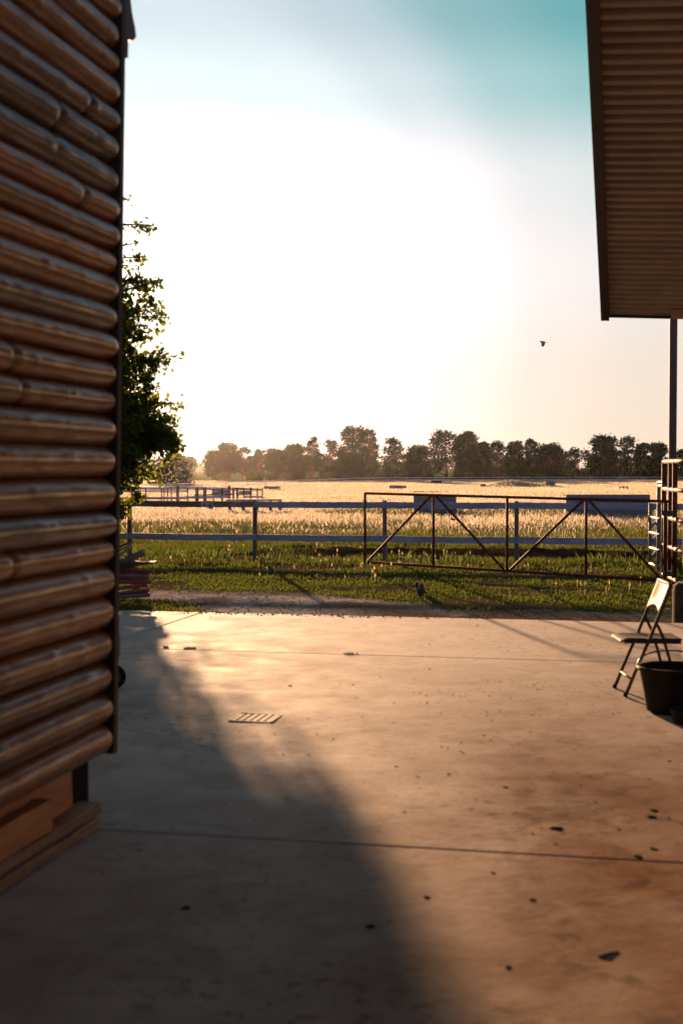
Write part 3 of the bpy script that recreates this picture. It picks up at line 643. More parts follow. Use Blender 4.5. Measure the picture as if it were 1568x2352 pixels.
# ------------------------------------------------------------------ folding chair, bucket, pan, grate, cart
cx0, cyN, cyF = 1.985, 9.56, 9.94
CHR = empty('folding_chair', (2.15, 9.75, 0), 'brown metal folding chair facing left on the concrete before the bucket', 'chair')
for y_ in (cyN, cyF):
    MB().tube([(1.985, y_, .0), (2.06, y_, .19), (2.155, y_, .41), (2.21, y_, .55), (2.265, y_, .69), (2.295, y_, .775)], [.0125] * 6, 8).build('front_leg', M['chair'], CHR, smooth=True)
    yi = y_ + (.022 if y_ == cyN else -.022)
    MB().tube([(2.20, yi, .52), (2.245, yi, .43), (2.295, yi, .27), (2.365, yi, .0)], .011, 8).build('rear_leg', M['chairdark'], CHR, smooth=True)
    MB().tube([(1.985, y_, .0), (1.989, y_, .025)], .016, 8).build('foot_cap', M['rubber'], CHR)
MB().tube([(2.03, cyN, .12), (2.03, cyF, .12)], .008, 8).build('crossbar', M['chairdark'], CHR, smooth=True)
MB().tube([(2.335, cyN + .022, .11), (2.335, cyF - .022, .11)], .008, 8).build('crossbar', M['chairdark'], CHR, smooth=True)
MB().tube([(2.295, cyN, .775), (2.297, cyN + .02, .79), (2.298, cyF - .02, .79), (2.295, cyF, .775)], .0125, 8).build('top_bar', M['chair'], CHR, smooth=True)
def slab(name, fn, nu, nv, th, mat, par):
    V = []; F = []
    P_ = [[Vector(fn(u / nu, v / nv)) for v in range(nv + 1)] for u in range(nu + 1)]
    for u in range(nu + 1):
        for v in range(nv + 1): V.append(P_[u][v])
    m_ = (nu + 1) * (nv + 1)
    for u in range(nu + 1):
        for v in range(nv + 1): V.append(P_[u][v] + th)
    q = lambda u, v: u * (nv + 1) + v
    for u in range(nu):
        for v in range(nv):
            F.append((q(u, v), q(u, v + 1), q(u + 1, v + 1), q(u + 1, v))); F.append((m_ + q(u, v), m_ + q(u + 1, v), m_ + q(u + 1, v + 1), m_ + q(u, v + 1)))
    for u in range(nu): F.append((q(u, 0), q(u + 1, 0), m_ + q(u + 1, 0), m_ + q(u, 0))); F.append((q(u + 1, nv), q(u, nv), m_ + q(u, nv), m_ + q(u + 1, nv)))
    for v in range(nv): F.append((q(0, v + 1), q(0, v), m_ + q(0, v), m_ + q(0, v + 1))); F.append((q(nu, v), q(nu, v + 1), m_ + q(nu, v + 1), m_ + q(nu, v)))
    return MB().add(V, F).build(name, mat, par, smooth=True, bevel=.003)
def backf(u, v):     # u up the back, v across
    x = 2.222 + .075 * u; z = .585 + .195 * u; y = cyN + .012 + (cyF - cyN - .024) * v
    lo_ = .035 * max(0, 1 - u * 2.5) * (1 - (2 * v - 1) ** 2) * -1
    return (x + .018 * (1 - (2 * v - 1) ** 2), y, z - lo_ * 1.2)
slab('backrest', backf, 8, 12, Vector((-.012, 0, .003)), M['chair'], CHR)
def seatf(u, v):
    x = 1.955 + .43 * u; y = cyN + .02 + (cyF - cyN - .04) * v
    z = .395 - .02 * math.exp(-((u - .0) / .06) ** 2) - .008 * math.sin(math.pi * v) * math.sin(math.pi * u) - .006 * u
    return (x, y, z)
slab('seat', seatf, 14, 10, Vector((0, 0, .014)), M['chairdark'], CHR)
for y_ in (cyN + .012, cyF - .012): MB().bar((1.975, y_, .388), (2.375, y_, .383), .010, .03).build('seat_rim', M['chairdark'], CHR)

bc = gr(1562, 1646) + Vector((0, .18, 0))
BK = empty('bucket', bc, 'large black rubber bucket in front of the folding chair', 'bucket')
MB().lathe(bc, [(0, .004), (.165, .004), (.178, .012), (.20, .13), (.226, .275), (.240, .278), (.244, .29), (.240, .302), (.222, .302), (.216, .285), (.192, .12), (.17, .03), (0, .03)], 48).build('tub', M['rubber'], BK, smooth=True)
hp = []
for i in range(15):
    a = math.pi * i / 14; hp.append(bc + Vector((-.235 * math.cos(a), .12 * math.sin(a) + .02, .285 + .10 * math.sin(a) ** .8)))
MB().tube(hp, .006, 6).build('handle', M['wire'], BK, smooth=True)
pc = gr(1606, 1668) + Vector((0, .1, 0))
tag(MB().lathe(pc, [(0, .003), (.125, .003), (.14, .01), (.152, .075), (.158, .08), (.156, .086), (.147, .084), (.132, .016), (0, .014)], 40).build('feed_pan', M['rubber'], smooth=True, loc=pc), 'low black rubber pan on the concrete in front of the bucket', 'pan')
fb = gr(1604, 1532)
FBG = tag(MB().lathe(fb, [(0, .0), (.10, .0), (.125, .03), (.135, .10), (.11, .20), (.07, .25), (.03, .265), (.02, .29), (0, .29)], 24).build('feed_sack', M['rubber'], smooth=True, loc=fb), 'small dark sack slumped on the concrete behind the bucket', 'sack')

g0 = gr(525, 1656); ds, dt = st(g0)
GRT = empty('drain_grate', g0, 'small square steel drain grate set in the sunlit concrete', 'grate')
S_ = .275
fr = MB()
for (a, b) in (((0, 0), (1, 0)), ((0, 1), (1, 1))): fr.bar(G(ds + a[1] * S_, dt + a[0] * S_, .004), G(ds + b[1] * S_, dt + b[0] * S_, .0), .012, .005)
for (a, b) in (((0, .03), (0, .97)), ((1, .03), (1, .97))): fr.bar(G(ds + a[1] * S_, dt + a[0] * S_, .004), G(ds + b[1] * S_, dt + b[0] * S_, .0), .012, .005)
fr.build('frame', M['grate'], GRT)
MB().box(G(ds + S_ / 2, dt + S_ / 2, .0012), D * S_ * .48, T * S_ * .48, UP * .001).build('pit', M['cavity'], GRT)
for i in range(6):
    t_ = dt + S_ * (i + .5) / 6; MB().bar(G(ds + .012, t_, .002), G(ds + S_ - .012, t_, .002), .026, .003).build('bar', M['grate'], GRT)

wc = gr(262, 1582); wc.z = .0875
CART = empty('hand_cart', Vector((wc.x - .3, wc.y, 0)), 'small wheeled cart mostly hidden behind the far corner of the cabin', 'cart')
wh = MB().lathe(wc, [(.05, -.02), (.078, -.022), (.0875, -.012), (.0875, .012), (.078, .022), (.05, .02)], 28, Vector((.25, -1, 0))).build('wheel', M['rubber'], CART, smooth=True)
MB().lathe(wc, [(0, -.014), (.05, -.014), (.05, .014), (0, .014)], 20, Vector((.25, -1, 0))).build('rim', M['galv'], wh)
tb = MB(); c_ = wc + Vector((-.33, 0.05, .12)); tb.box(c_, (.33, 0, 0), (0, .2, 0), (0, 0, .012))
for sx_, sy_, hx, hy in ((-.33, 0, .01, .2), (.33, 0, .01, .2), (0, -.2, .33, .01), (0, .2, .33, .01)): tb.box(c_ + Vector((sx_, sy_, .08)), (hx, 0, 0), (0, hy, 0), (0, 0, .08))
tb.build('tray', M['galv'], CART)
MB().box(at(269, 1496, wc.y + .02), (.014, 0, 0), (0, .02, 0), (0, 0, .035)).build('grip', M['galv'], CART)
wh2 = wh.copy(); COL.objects.link(wh2); wh2.location = (-.66 + .05, .1, 0)
for ch in list(wh.children):
    c2 = ch.copy(); COL.objects.link(c2); c2.parent = wh2

# ------------------------------------------------------------------ pile of pipes and boards beyond the cabin
ords = ['topmost', 'second', 'third', 'fourth', 'fifth', 'sixth', 'seventh', 'eighth', 'lowest']
pipes = [(355, 1313.5, 267, 1303), (341, 1318, 267, 1313.5), (342, 1324, 267, 1322), (342, 1330, 267, 1329), (348, 1337, 267, 1336.5), (339, 1344, 267, 1352), (344, 1355, 267, 1364), (341, 1361, 267, 1374.5), (345, 1367, 272, 1379)]
for i, (x1, y1, x0, y0) in enumerate(pipes):
    Y0 = 16.55 - .012 * i + (.05 if i % 2 else 0)
    b_ = at(x1, y1, Y0); a_ = at(x0, y0, Y0 + .02); d_ = (b_ - a_); a_ = b_ - d_ * 2.1 if i < 5 else b_ - d_ * 1.9
    b_.z = max(b_.z, .03); a_.z = max(a_.z, .028)
    o = MB().tube([a_, b_], .0215 if i != 7 else .018, 12).build('steel_pipe', M['redpipe'] if i not in (2, 8) else M['galv'], smooth=True, loc=b_)
    tag(o, f'{ords[i]} pipe from the top of the {"red " if i not in (2, 8) else "rusty "}pile beside the cabin' if i not in (2, 8) else ('dull grey pipe third from the top among the red pipes' if i == 2 else 'pale bottom pipe resting in the grass under the red pipes'), 'pipe', 'pipes piled beyond the cabin')
def slabboard(label, x0, y0, x1, y1, th, Y0, wid, mat, point=False, name='board'):
    a_, b_ = at(x0, y0, Y0), at(x1, y1, Y0 + .1); d_ = (b_ - a_).normalized(); up = d_.cross(Vector((0, 1, 0))).normalized()
    if up.z < 0: up = -up
    a_ = a_ - d_ * .5; bk = Vector((0, wid, 0)); mb = MB()
    if point: poly = [a_, b_, b_ - up * .02, b_ - d_ * .18 - up * th * .55, b_ - d_ * .45 - up * th, a_ - up * th]
    else: poly = [a_, b_, b_ - up * th, a_ - up * th]
    mb.prism(poly[::-1], bk); o = mb.build(name, mat, loc=(a_ + b_) / 2, bevel=.004); tag(o, label, 'board', 'boards thrown on the pipe pile')
slabboard('dark bark slab with a pointed end lying on the red pipes', 285, 1292, 355, 1291, .075, 16.5, .28, M['dark_wood'], True)
slabboard('grey edged board sloping up from the pipe pile, farthest to the right', 267, 1290, 326, 1262, .08, 16.62, .16, M['post'])
slabboard('narrow pale board sloping above the grey edged board on the pile', 267, 1276, 299.5, 1254, .03, 16.8, .12, M['plank_tan'])
slabboard('steep tan board near the top of the pile by the fence post', 264, 1266, 299.5, 1248, .03, 16.95, .12, M['plank_tan'])
slabboard('thin dark board highest on the pile beside the cabin', 266, 1257, 292, 1246, .025, 17.1, .10, M['dark_wood'])

# ------------------------------------------------------------------ arena pen and jumps in the meadow
PEN = empty('arena_fence', gr(450, 1159), 'low whitewashed riding pen fence with many posts in the meadow at left', 'fence')
Yp = 60.0
pA, pB = at(300, 1159, Yp + 1), at(604, 1159, Yp); pA.z = pB.z = 0
for x, big in ((335, 0), (371, 0), (385, 0), (408, 2), (431, 0), (450, 0), (454, 1), (468, 0), (472, 1), (491, 0), (510, 1), (526, 2), (536, 1), (545, 1), (560, 0), (576, 1), (591, 0), (602.5, 0)):
    p = at(x, 1159, Yp); top = {0: .72, 1: .75, 2: .84}[big]
    MB().box((p.x, p.y + .06, top / 2), (.028 + .018 * big, 0, 0), (0, .03, 0), (0, 0, top / 2)).build('post', M['post'], PEN)
def prail(x0, x1, y0, y1, Y, h, mat, name='rail'):
    a_, b_ = at(x0, y0, Y), at(x1, y1, Y); MB().bar(a_, b_, .03, h).build(name, mat, PEN)
prail(265, 425, 1145, 1143.5, Yp, .10, M['white_paint']); prail(425.5, 527, 1142.5, 1141, Yp, .10, M['white_paint']); prail(560, 604, 1141, 1141, Yp, .07, M['white_paint'])
prail(265, 400, 1121, 1123, Yp + 14, .13, M['white_paint']); prail(265, 430, 1128.5, 1128, Yp + 13, .09, M['white_paint']); prail(400, 560, 1121.5, 1123, Yp + 14, .14, M['white_paint']); prail(560, 604, 1123.5, 1125, Yp + 14, .12, M['white_paint'])
prail(446, 487, 1137, 1136.5, Yp + .15, .05, M['dark_wood']); prail(516, 536, 1136, 1136, Yp + .15, .05, M['dark_wood'])
for yy in (1119.5, 1132): prail(377, 408, yy, yy, Yp + .1, .03, M['post'], 'gate_bar')
for yy in (1121, 1127, 1133): prail(517, 547, yy, yy, Yp + .1, .03, M['post'], 'gate_bar')
for x in (377, 394): prail(x, x + .01, 1120, 1152, Yp + .1, .03, M['post'], 'gate_bar') if False else MB().box(at(x, 1138, Yp + .12), (.025, 0, 0), (0, .02, 0), (0, 0, .36)).build('gate_bar', M['post'], PEN)

def boxjump(label, x0, x1, ytop, Y, mat, dep=.5, name='jump_box', h=None):
    a_, b_ = at(x0, ytop, Y), at(x1, ytop, Y); e = empty(name, ((a_.x + b_.x) / 2, Y + dep / 2, 0), label, 'jump', 'wooden jumps in the meadow')
    H = a_.z; nb = max(2, round(H / .13)); cx_ = (a_.x + b_.x) / 2; hw = (b_.x - a_.x) / 2
    for i in range(nb):
        zc = H * (i + .5) / nb; MB().box((cx_, Y + .015, zc), (hw, 0, 0), (0, .015, 0), (0, 0, H / nb / 2 - .006)).build('board', mat, e)
    MB().box((cx_, Y + dep / 2, H - .01), (hw - .02, 0, 0), (0, dep / 2 - .035, 0), (0, 0, .02)).build('top', mat, e)
    MB().box((cx_, Y + dep - .015, H / 2), (hw, 0, 0), (0, .015, 0), (0, 0, H / 2 - .01)).build('back_board', mat, e)
    for sgn in (-1, 1): MB().box((cx_ + sgn * (hw - .015), Y + dep / 2, H / 2 - .02), (.013, 0, 0), (0, dep / 2 - .035, 0), (0, 0, H / 2 - .03)).build('side', mat, e)
    return e
boxjump('short plank jump box showing above the fence rail inside the rusty gate', 949, 1047.5, 1137, 50, M['bare_board'])
boxjump('long weathered plank jump showing above the fence rail near the galvanised panels', 1299, 1492, 1136.5, 47, M['bare_board'])
def tablejump(label, x0, x1, ytop, Y, th, mat, legs=(0.08, .5, .92), name='bench', cat='bench', dep=.45):
    a_, b_ = at(x0, ytop, Y), at(x1, ytop, Y); e = empty(name, ((a_.x + b_.x) / 2, Y, 0), label, cat, 'wooden jumps in the meadow'); zg = float(height(np.array([a_.x]), np.array([Y]))[0])
    MB().box(((a_.x + b_.x) / 2, Y + dep / 2, a_.z - th / 2), ((b_.x - a_.x) / 2, 0, 0), (0, dep / 2, 0), (0, 0, th / 2)).build('top', mat, e)
    for l in legs:
        x = a_.x + (b_.x - a_.x) * l; MB().box((x, Y + dep / 2, (a_.z - th + zg - .03) / 2), (.05, 0, 0), (0, dep / 2 - .05, 0), (0, 0, (a_.z - th - zg + .03) / 2)).build('leg', mat, e)
    return e
tablejump('low wide bench of dark boards seen just behind the fence near the sign', 519, 646, 1146.5, 51, .06, M['dark_wood'], (.06, .3, .55, .8, .97))
tablejump('narrow distant table standing alone in the far right meadow', 1420, 1442, 1117.5, 104, .07, M['dark_wood'])
tablejump('tiny dark table far off at the back of the meadow', 990, 1014, 1104, 142, .22, M['dark_wood'], (.15, .85))
def logjump(label, x0, x1, y, Y, r, mat):
    a_, b_ = at(x0, y, Y), at(x1, y, Y); zg = float(height(np.array([a_.x]), np.array([Y]))[0]); a_.z = b_.z = zg + r * .9
    b_.y += .3; o = MB().tube([a_, b_], [r, r * .9], 12).build('log_jump', mat, smooth=True, loc=(a_ + b_) / 2); tag(o, label, 'log', 'log jumps in the meadow')
logjump('pale round log lying alone in the meadow left of the mound', 894, 932, 1121, 103, .17, M['bare_board'])
logjump('small log end showing at the left foot of the grassy mound', 1105, 1114, 1114.5, 116, .14, M['bare_board'])
logjump('thick log end at the right end of the grassy mound', 1253, 1273, 1114.5, 115, .22, M['bare_board'])
logjump('thin dark pole lying low across the meadow behind the gate', 950, 1031, 1129.5, 90, .06, M['dark_wood'])
logjump('long grey log beyond the right end of the riding pen', 607, 643, 1119, 98, .16, M['bare_board'])
logjump('grey log behind the middle of the riding pen', 487, 523, 1132, 78, .20, M['bare_board'])
logjump('shorter grey log behind the right half of the riding pen', 549, 575, 1131, 80, .15, M['bare_board'])

# tape fence along the far side of the meadow
TF = empty('tape_fence', gr(700, 1112), 'pale two line tape fence drawn along the far side of the meadow', 'fence')
ptsT = [at(300, 1113.5, 86), at(402, 1111.6, 96), at(690, 1102.5, 132), at(861, 1097.5, 155), at(1250, 1096, 163), at(1700, 1096, 165)]
ptsB = [p - UP * .25 for p in ptsT]
for P_ in (ptsT, ptsB): MB().tube(P_, .022, 5).build('tape', M['sign_white'], TF)
for i in range(len(ptsT) - 1):
    nseg = max(1, round((ptsT[i + 1] - ptsT[i]).length / 6))
    for j in range(nseg):
        p = ptsT[i].lerp(ptsT[i + 1], j / nseg); MB().box((p.x, p.y + .03, p.z / 2 - .1), (.02, 0, 0), (0, .02, 0), (0, 0, p.z / 2 + .14)).build('post', M['post'], TF)
p = at(607, 1101, 118); tag(MB().tube([(p.x, p.y, -.1), (p.x, p.y, p.z + .12)], [.07, .04], 8).build('marker_post', M['sign_white'], loc=(p.x, p.y, 0)), 'small white marker post by the tape fence under the trees', 'post')

# ------------------------------------------------------------------ trees
def leafcloud(C, Rr, n, size, r, flat=.8, shell=.55):     # leaf cards filling an ellipsoid
    d = r.normal(size=(n, 3)); d /= np.linalg.norm(d, axis=1)[:, None]; q = (shell + (1 - shell) * r.rand(n)) ** 1.0; q = np.where(r.rand(n) < .25, r.rand(n) ** .5, q)
    P_ = np.array(C) + d * q[:, None] * np.array((Rr, Rr, Rr * flat)) * (1 + .27 * r.normal(size=(n, 1)))
    return P_
def cards(P_, size, r, droop=0.0):
    n = len(P_); a = r.normal(size=(n, 3)); a[:, 2] -= droop; a /= np.linalg.norm(a, axis=1)[:, None]; b = r.normal(size=(n, 3)); b -= (b * a).sum(1)[:, None] * a; b /= np.linalg.norm(b, axis=1)[:, None]
    s_ = size * (.6 + .8 * r.rand(n))[:, None]
    V = np.stack([P_ - a * s_ * .5, P_ + b * s_ * .32, P_ + a * s_ * .5, P_ - b * s_ * .32], 1).reshape(-1, 3)
    return V, np.arange(4 * n).reshape(n, 4)
def tree(label, x0, x1, ytop, Y, dens, seed, ybase=1103, bare=.12, group='trees along the far side of the meadow', ca=(.007, .026, .014), cb=(.020, .055, .032), name='tree', leafs=.30, twotrunk=False):
    r = np.random.RandomState(seed); xl, xr = at(x0, 1100, Y).x, at(x1, 1100, Y).x; W = (xr - xl) * 1.03; zt_ = at(x0, ytop, Y).z; zb_ = -.05; H = zt_ - zb_; cx_ = (xl + xr) / 2
    e = empty(name, (cx_, Y, 0), label, 'tree' if name == 'tree' else 'shrub', group)
    nb = int(12 + 16 * dens + 4 * H / max(W, 1)); blobs = []
    for tries in range(4000):
        if len(blobs) >= nb: break
        u = r.uniform(-1, 1); v = r.uniform(0, 1); prof = 1 if v < .55 else math.cos((v - .55) / .45 * math.pi / 2 * .85) ** .6
        R0 = min(W * r.uniform(.15, .25), H * .16); x = cx_ + u * (W / 2 - R0 * .75) * max(.35, prof); z = zb_ + H * (bare + (1 - bare) * v); z = min(z, zt_ - R0 * .75)
        y = Y + r.uniform(-.5, .5) * W * .8
        if all((abs(x - b[0]) ** 2 + abs(z - b[2]) ** 2) ** .5 > (R0 + b[3]) * (.45 if dens > .8 else .58) for b in blobs) or tries > 2600 and dens > .8: blobs.append((x, y, z, R0))
    blobs[0] = (cx_ + r.uniform(-.12, .12) * W, Y, zt_ - blobs[0][3] * .8, blobs[0][3])
    tk = MB(); base = Vector((cx_ + r.uniform(-.1, .1) * W, Y, zb_)); top = Vector((cx_ + r.uniform(-.1, .1) * W, Y, zb_ + H * .8)); tr = .022 * H + .04
    tk.tube([base, base.lerp(top, .35) + Vector((r.uniform(-.2, .2), 0, 0)), base.lerp(top, .7), top], [tr, tr * .75, tr * .45, tr * .15], 7)
    P_ = []
    for bx, by, bz, br in blobs:
        f_ = max(.12, min(.75, (bz - zb_) / H * .62)); o_ = base.lerp(top, f_); q = Vector((bx, by, bz)); tk.tube([o_, o_.lerp(q, .5) + Vector((0, 0, -.06 * H * r.rand())), q], [tr * .42 * (1 - f_ * .5), tr * .25, tr * .08], 5)
        n = int((70 + 185 * dens) * (br / .9) ** 1.6 * (.3 / leafs) ** 1.5) + 25; P_.append(leafcloud((bx, by, bz), br * 1.12, n, leafs, r, .8))
    P_ = np.concatenate(P_); P_[:, 2] = np.maximum(P_[:, 2], .1); V, F = cards(P_, leafs, r)
    c = mixc(ca, cb, np.clip(r.rand(len(P_)) * .7 + .45 * (fbm(P_[:, 0] * .8, P_[:, 2] * .8) - .2), 0, 1))
    tk.build('trunk', M['bark'], e); np_mesh('crown', V, F, M['farleaf'], e, col=np.repeat(c, 4, 0)); return e
TREES = [
 ('round tree at the left end of the tree line beside the open green field', 469, 512, 1036, 186, .9, .18),
 ('broad domed tree second from the left end of the tree line', 498, 548, 1019, 190, 1.0, .25),
 ('tree with bare lower trunks right of the broad domed tree', 538, 580, 1027, 192, .8, .25),
 ('thin see-through tree in the hazy left part of the tree line', 580, 612, 1032, 190, .35, .1),
 ('dense bushy tree reaching the ground in the sun haze', 608, 656, 1031, 188, 1.2, .02),
 ('dense tree rising a little above its left neighbour in the haze', 650, 700, 1022, 190, 1.2, .02),
 ('narrow upright tree with an open forked top', 697, 736, 1003, 192, .6, .2),
 ('flat topped loose tree just left of the tallest tree', 732, 784, 1011, 190, .7, .1),
 ('tallest tree of the line with an airy crown on a clear trunk', 776, 843, 978, 194, .75, .42),
 ('bushy low tree under the tallest crown', 770, 838, 1040, 188, 1.1, .02),
 ('tall tree leaning against the right side of the tallest tree', 826, 870, 987, 191, .8, .12),
 ('slim ragged tree in the gap right of the tallest tree', 876, 930, 1006, 190, .5, .12),
 ('low rounded tree left of the big elm shaped tree', 928, 990, 1023, 189, .9, .15),
 ('big elm shaped tree with visible forking limbs near the middle', 983, 1054, 989, 192, .6, .2),
 ('tall dense dark tree right of the elm shaped tree', 1044, 1098, 993, 190, 1.3, .02),
 ('shorter dense tree stepping down from the tall dark tree', 1090, 1128, 1016, 189, 1.2, .02),
 ('lacy pale tree in the right middle of the tree line', 1122, 1166, 1013, 191, .4, .05),
 ('dark full tree right of the lacy pale tree', 1160, 1202, 1014, 189, 1.3, .02),
 ('upright tree with gaps between two dark full trees', 1198, 1236, 1008, 190, .7, .05),
 ('wide dark tree sloping down towards the right hand gap', 1226, 1294, 1021, 189, 1.2, .02),
 ('thin low tree in the right hand gap of the tree line', 1290, 1356, 1029, 191, .4, .02),
 ('tall flat topped dark tree right of the gap', 1352, 1416, 1002, 190, 1.1, .1),
 ('tall tree with many sky holes beside the flat topped one', 1408, 1460, 1002, 191, .6, .1),
 ('medium tree near the right end of the tree line', 1454, 1490, 1018, 190, .8, .05),
 ('last full tree at the right end beside the tall post', 1480, 1532, 1019, 189, 1.1, .05),
 ('partly hidden tree behind the tall brown post', 1536, 1585, 1032, 190, .8, .05)]
for i, (lb, x0, x1, yt, Y, dn, br) in enumerate(TREES): tree(lb, x0, x1, yt, Y, dn, 100 + i, bare=br)
tree('large round brownish bush left of the open green field', 352, 438, 1054, 128, 1.6, 201, bare=.0, name='bush', ca=(.022, .026, .010), cb=(.048, .046, .018), leafs=.36)
tree('far hazy tree peeping over the large round bush', 376, 424, 1040, 270, .9, 202, bare=.1, leafs=.4)
tree('far hazy rounded tree right behind the large bush', 414, 452, 1050, 270, 1.1, 203, bare=.05, leafs=.4)
SHR = [(500, 530, 1086), (566, 590, 1080), (640, 668, 1086), (742, 770, 1086), (862, 885, 1083), (905, 935, 1087), (968, 996, 1080), (1066, 1090, 1086), (1150, 1166, 1090), (1232, 1252, 1088), (1330, 1352, 1082), (1440, 1462, 1086)]
wsh = ['under the tree right of the open field', 'below the see-through tree', 'below the two dense hazy trees', 'under the flat topped loose tree', 'right of the tallest tree', 'below the slim ragged tree', 'left of the elm shaped tree', 'under the tall dense dark tree', 'below the lacy pale tree', 'between the dark full trees', 'in the right hand gap', 'below the tree with sky holes']
for i, (x0, x1, yt) in enumerate(SHR): tree('low light green shrub ' + wsh[i], x0, x1, yt, 184, .9, 300 + i, bare=0, name='shrub', group='shrubs at the foot of the tree line', ca=(.035, .055, .015), cb=(.09, .11, .03))
# a far wood that reads as one mass
r = np.random.RandomState(4); Pn = []
for i in range(300):
    x = -260 + 520 * i / 300; Pn.append(leafcloud((x + r.uniform(-2, 2), 640 + r.uniform(-25, 25), 2.2 + r.rand() * 1.5), r.uniform(2.5, 4.5), 26, 1.5, r))
Pn = np.concatenate(Pn); Pn[:, 2] = np.maximum(Pn[:, 2], .3); V, F = cards(Pn, 1.9, r)
tag(np_mesh('far_wood', V, F, M['farleaf'], col=np.repeat(mixc((.02, .03, .012), (.05, .06, .02), r.rand(len(Pn))), 4, 0)), 'pale hazy wood along the horizon beyond the fields', 'wood', None, 'stuff')
hx = at(368, 1062, 240); HS = empty('farmhouse', (hx.x, 240, 0), 'tiny far farmhouse gable half hidden between tree and bush', 'house')
MB().prism([(hx.x - 2.5, 240, 0), (hx.x + 2.5, 240, 0), (hx.x + 2.5, 240, 2.0), (hx.x, 240, 3.3), (hx.x - 2.5, 240, 2.0)][::-1], (0, 6, 0)).build('wall', M['housewall'], HS)
MB().bar((hx.x - 1.4, 243, 2.72), (hx.x - 1.3, 243, 2.78), 6.6, .1).build('roof', M['dark_trim'], HS) if False else MB().add([(hx.x - 2.8, 239.7, 1.9), (hx.x, 239.7, 3.42), (hx.x + 2.8, 239.7, 1.9), (hx.x - 2.8, 246.3, 1.9), (hx.x, 246.3, 3.42), (hx.x + 2.8, 246.3, 1.9), (hx.x, 239.7, 3.32), (hx.x, 246.3, 3.32)], [(0, 1, 4, 3), (1, 2, 5, 4), (0, 6, 1), (6, 2, 1), (0, 3, 7, 6), (6, 7, 5, 2)]).build('roof', M['sign_white'], HS)

# the near tree beyond the cabin corner
YT = 22.5; KT = 1.5
NT_ = empty('leafy_tree', (at(120, 1300, YT).x, YT, 0), 'near leafy tree with drooping leaves reaching out from behind the cabin', 'tree')
r = np.random.RandomState(21); tb_ = Vector((at(120, 1300, YT).x, YT, 0)); tk = MB(); Lp = []
tt_ = [tb_ - UP * .1, tb_ + Vector((.08, 0, 1.8)), tb_ + Vector((-.05, .1, 3.6)), tb_ + Vector((.05, .0, 5.4)), tb_ + Vector((0, 0, 7.6))]
tk.tube(tt_, [.24, .19, .15, .09, .02], 10)
def trunk_at(z):
    for a, b in zip(tt_[:-1], tt_[1:]):
        if a.z <= z <= b.z: return a.lerp(b, (z - a.z) / (b.z - a.z))
    return tt_[-1]
def branch(p0, p1, rad, dens, sag=.05, fr=.85):
    n = 12; pts_ = []; d_ = p1 - p0; l = d_.length; wob = Vector(r.normal(size=3)) * l * .05
    for i in range(n + 1):
        u = i / n; pts_.append(p0 + d_ * u + UP * (sag * l * math.sin(math.pi * u)) + wob * math.sin(math.pi * u))
    tk.tube(pts_, [rad * (1 - .85 * i / n) + .002 for i in range(n + 1)], 5)
    for j in range(int(dens * l)):
        u = 1 - r.rand() ** 1.3 * fr; k_ = min(n - 1, int(u * n)); q = pts_[k_].lerp(pts_[k_ + 1], u * n - k_); Lp.append(q + Vector(r.normal(size=3)) * .045 - UP * .03)
    return pts_
tips = [(352, 518), (318, 556), (342, 590), (310, 612), (372, 642), (345, 645), (384, 730), (362, 700), (409, 816), (378, 800), (366, 888), (352, 868), (420, 929), (398, 958), (345, 905), (415, 1020), (385, 1010), (372, 990), (384, 1070), (350, 1050), (330, 1142), (300, 1120), (292, 1182), (285, 1165), (360, 845), (340, 770), (330, 950), (325, 1020), (310, 720), (400, 985), (340, 820), (350, 1090)]
for i, (x, y) in enumerate(tips):
    Yt = YT + r.uniform(-.7, .7); p1 = at(x, y, Yt); thin = y < 625
    z0 = p1.z - .3 * (p1.x - tb_.x) * (.6 + .5 * r.rand()) if y < 950 else p1.z + r.uniform(-.1, .9)
    pts_ = branch(trunk_at(max(1.2, z0)), p1, .03, 38 if not thin else 30, .06 if y < 1000 else .12, .6)
    for k_ in range((14 if 900 < y < 1024 else 9) if not thin else 2):
        u = r.uniform(.4, .98); q = pts_[int(u * 12)]; dd = (p1 - pts_[0]).normalized(); sd_ = Vector((r.uniform(-.25, .6), r.uniform(-1, 1), r.uniform(-.55, .5))); e_ = q + (dd * .35 + sd_).normalized() * r.uniform(.2, .6) * (1.15 - .5 * u)
        if e_.x > p1.x - .03: e_.x = p1.x - .03 - r.rand() * .2
        branch(q, e_, .008, 46, .03)
for i in range(110):
    x, y = (r.uniform(215, 325), r.uniform(930, 1045)) if i < 60 else (r.uniform(215, 296), r.uniform(690, 970)); p1 = at(x, y, YT + r.uniform(-1.6, 1.6))
    p0 = trunk_at(max(1.2, p1.z - .5)); branch(p0.lerp(p1, .4), p1, .014, 34, .06)
    for k_ in range(6): q = p0.lerp(p1, r.uniform(.55, 1)); branch(q, q + Vector(r.normal(size=3)) * .3, .006, 50, .02)
for i in range(34):
    x, y = r.uniform(318, 408), r.uniform(984, 1024) + (8 if i % 3 == 0 else 0); p1 = at(x, y, YT + r.uniform(-.8, .8)); p0 = trunk_at(max(1.2, p1.z + .5))
    branch(p0.lerp(p1, .6), p1, .010, 40, .05)
    for k_ in range(5):
        q = p0.lerp(p1, r.uniform(.75, 1)); e_ = q + Vector(r.normal(size=3)) * .15; e_.x = min(e_.x, at(412, 1000, YT).x); branch(q, e_, .005, 60, .02)
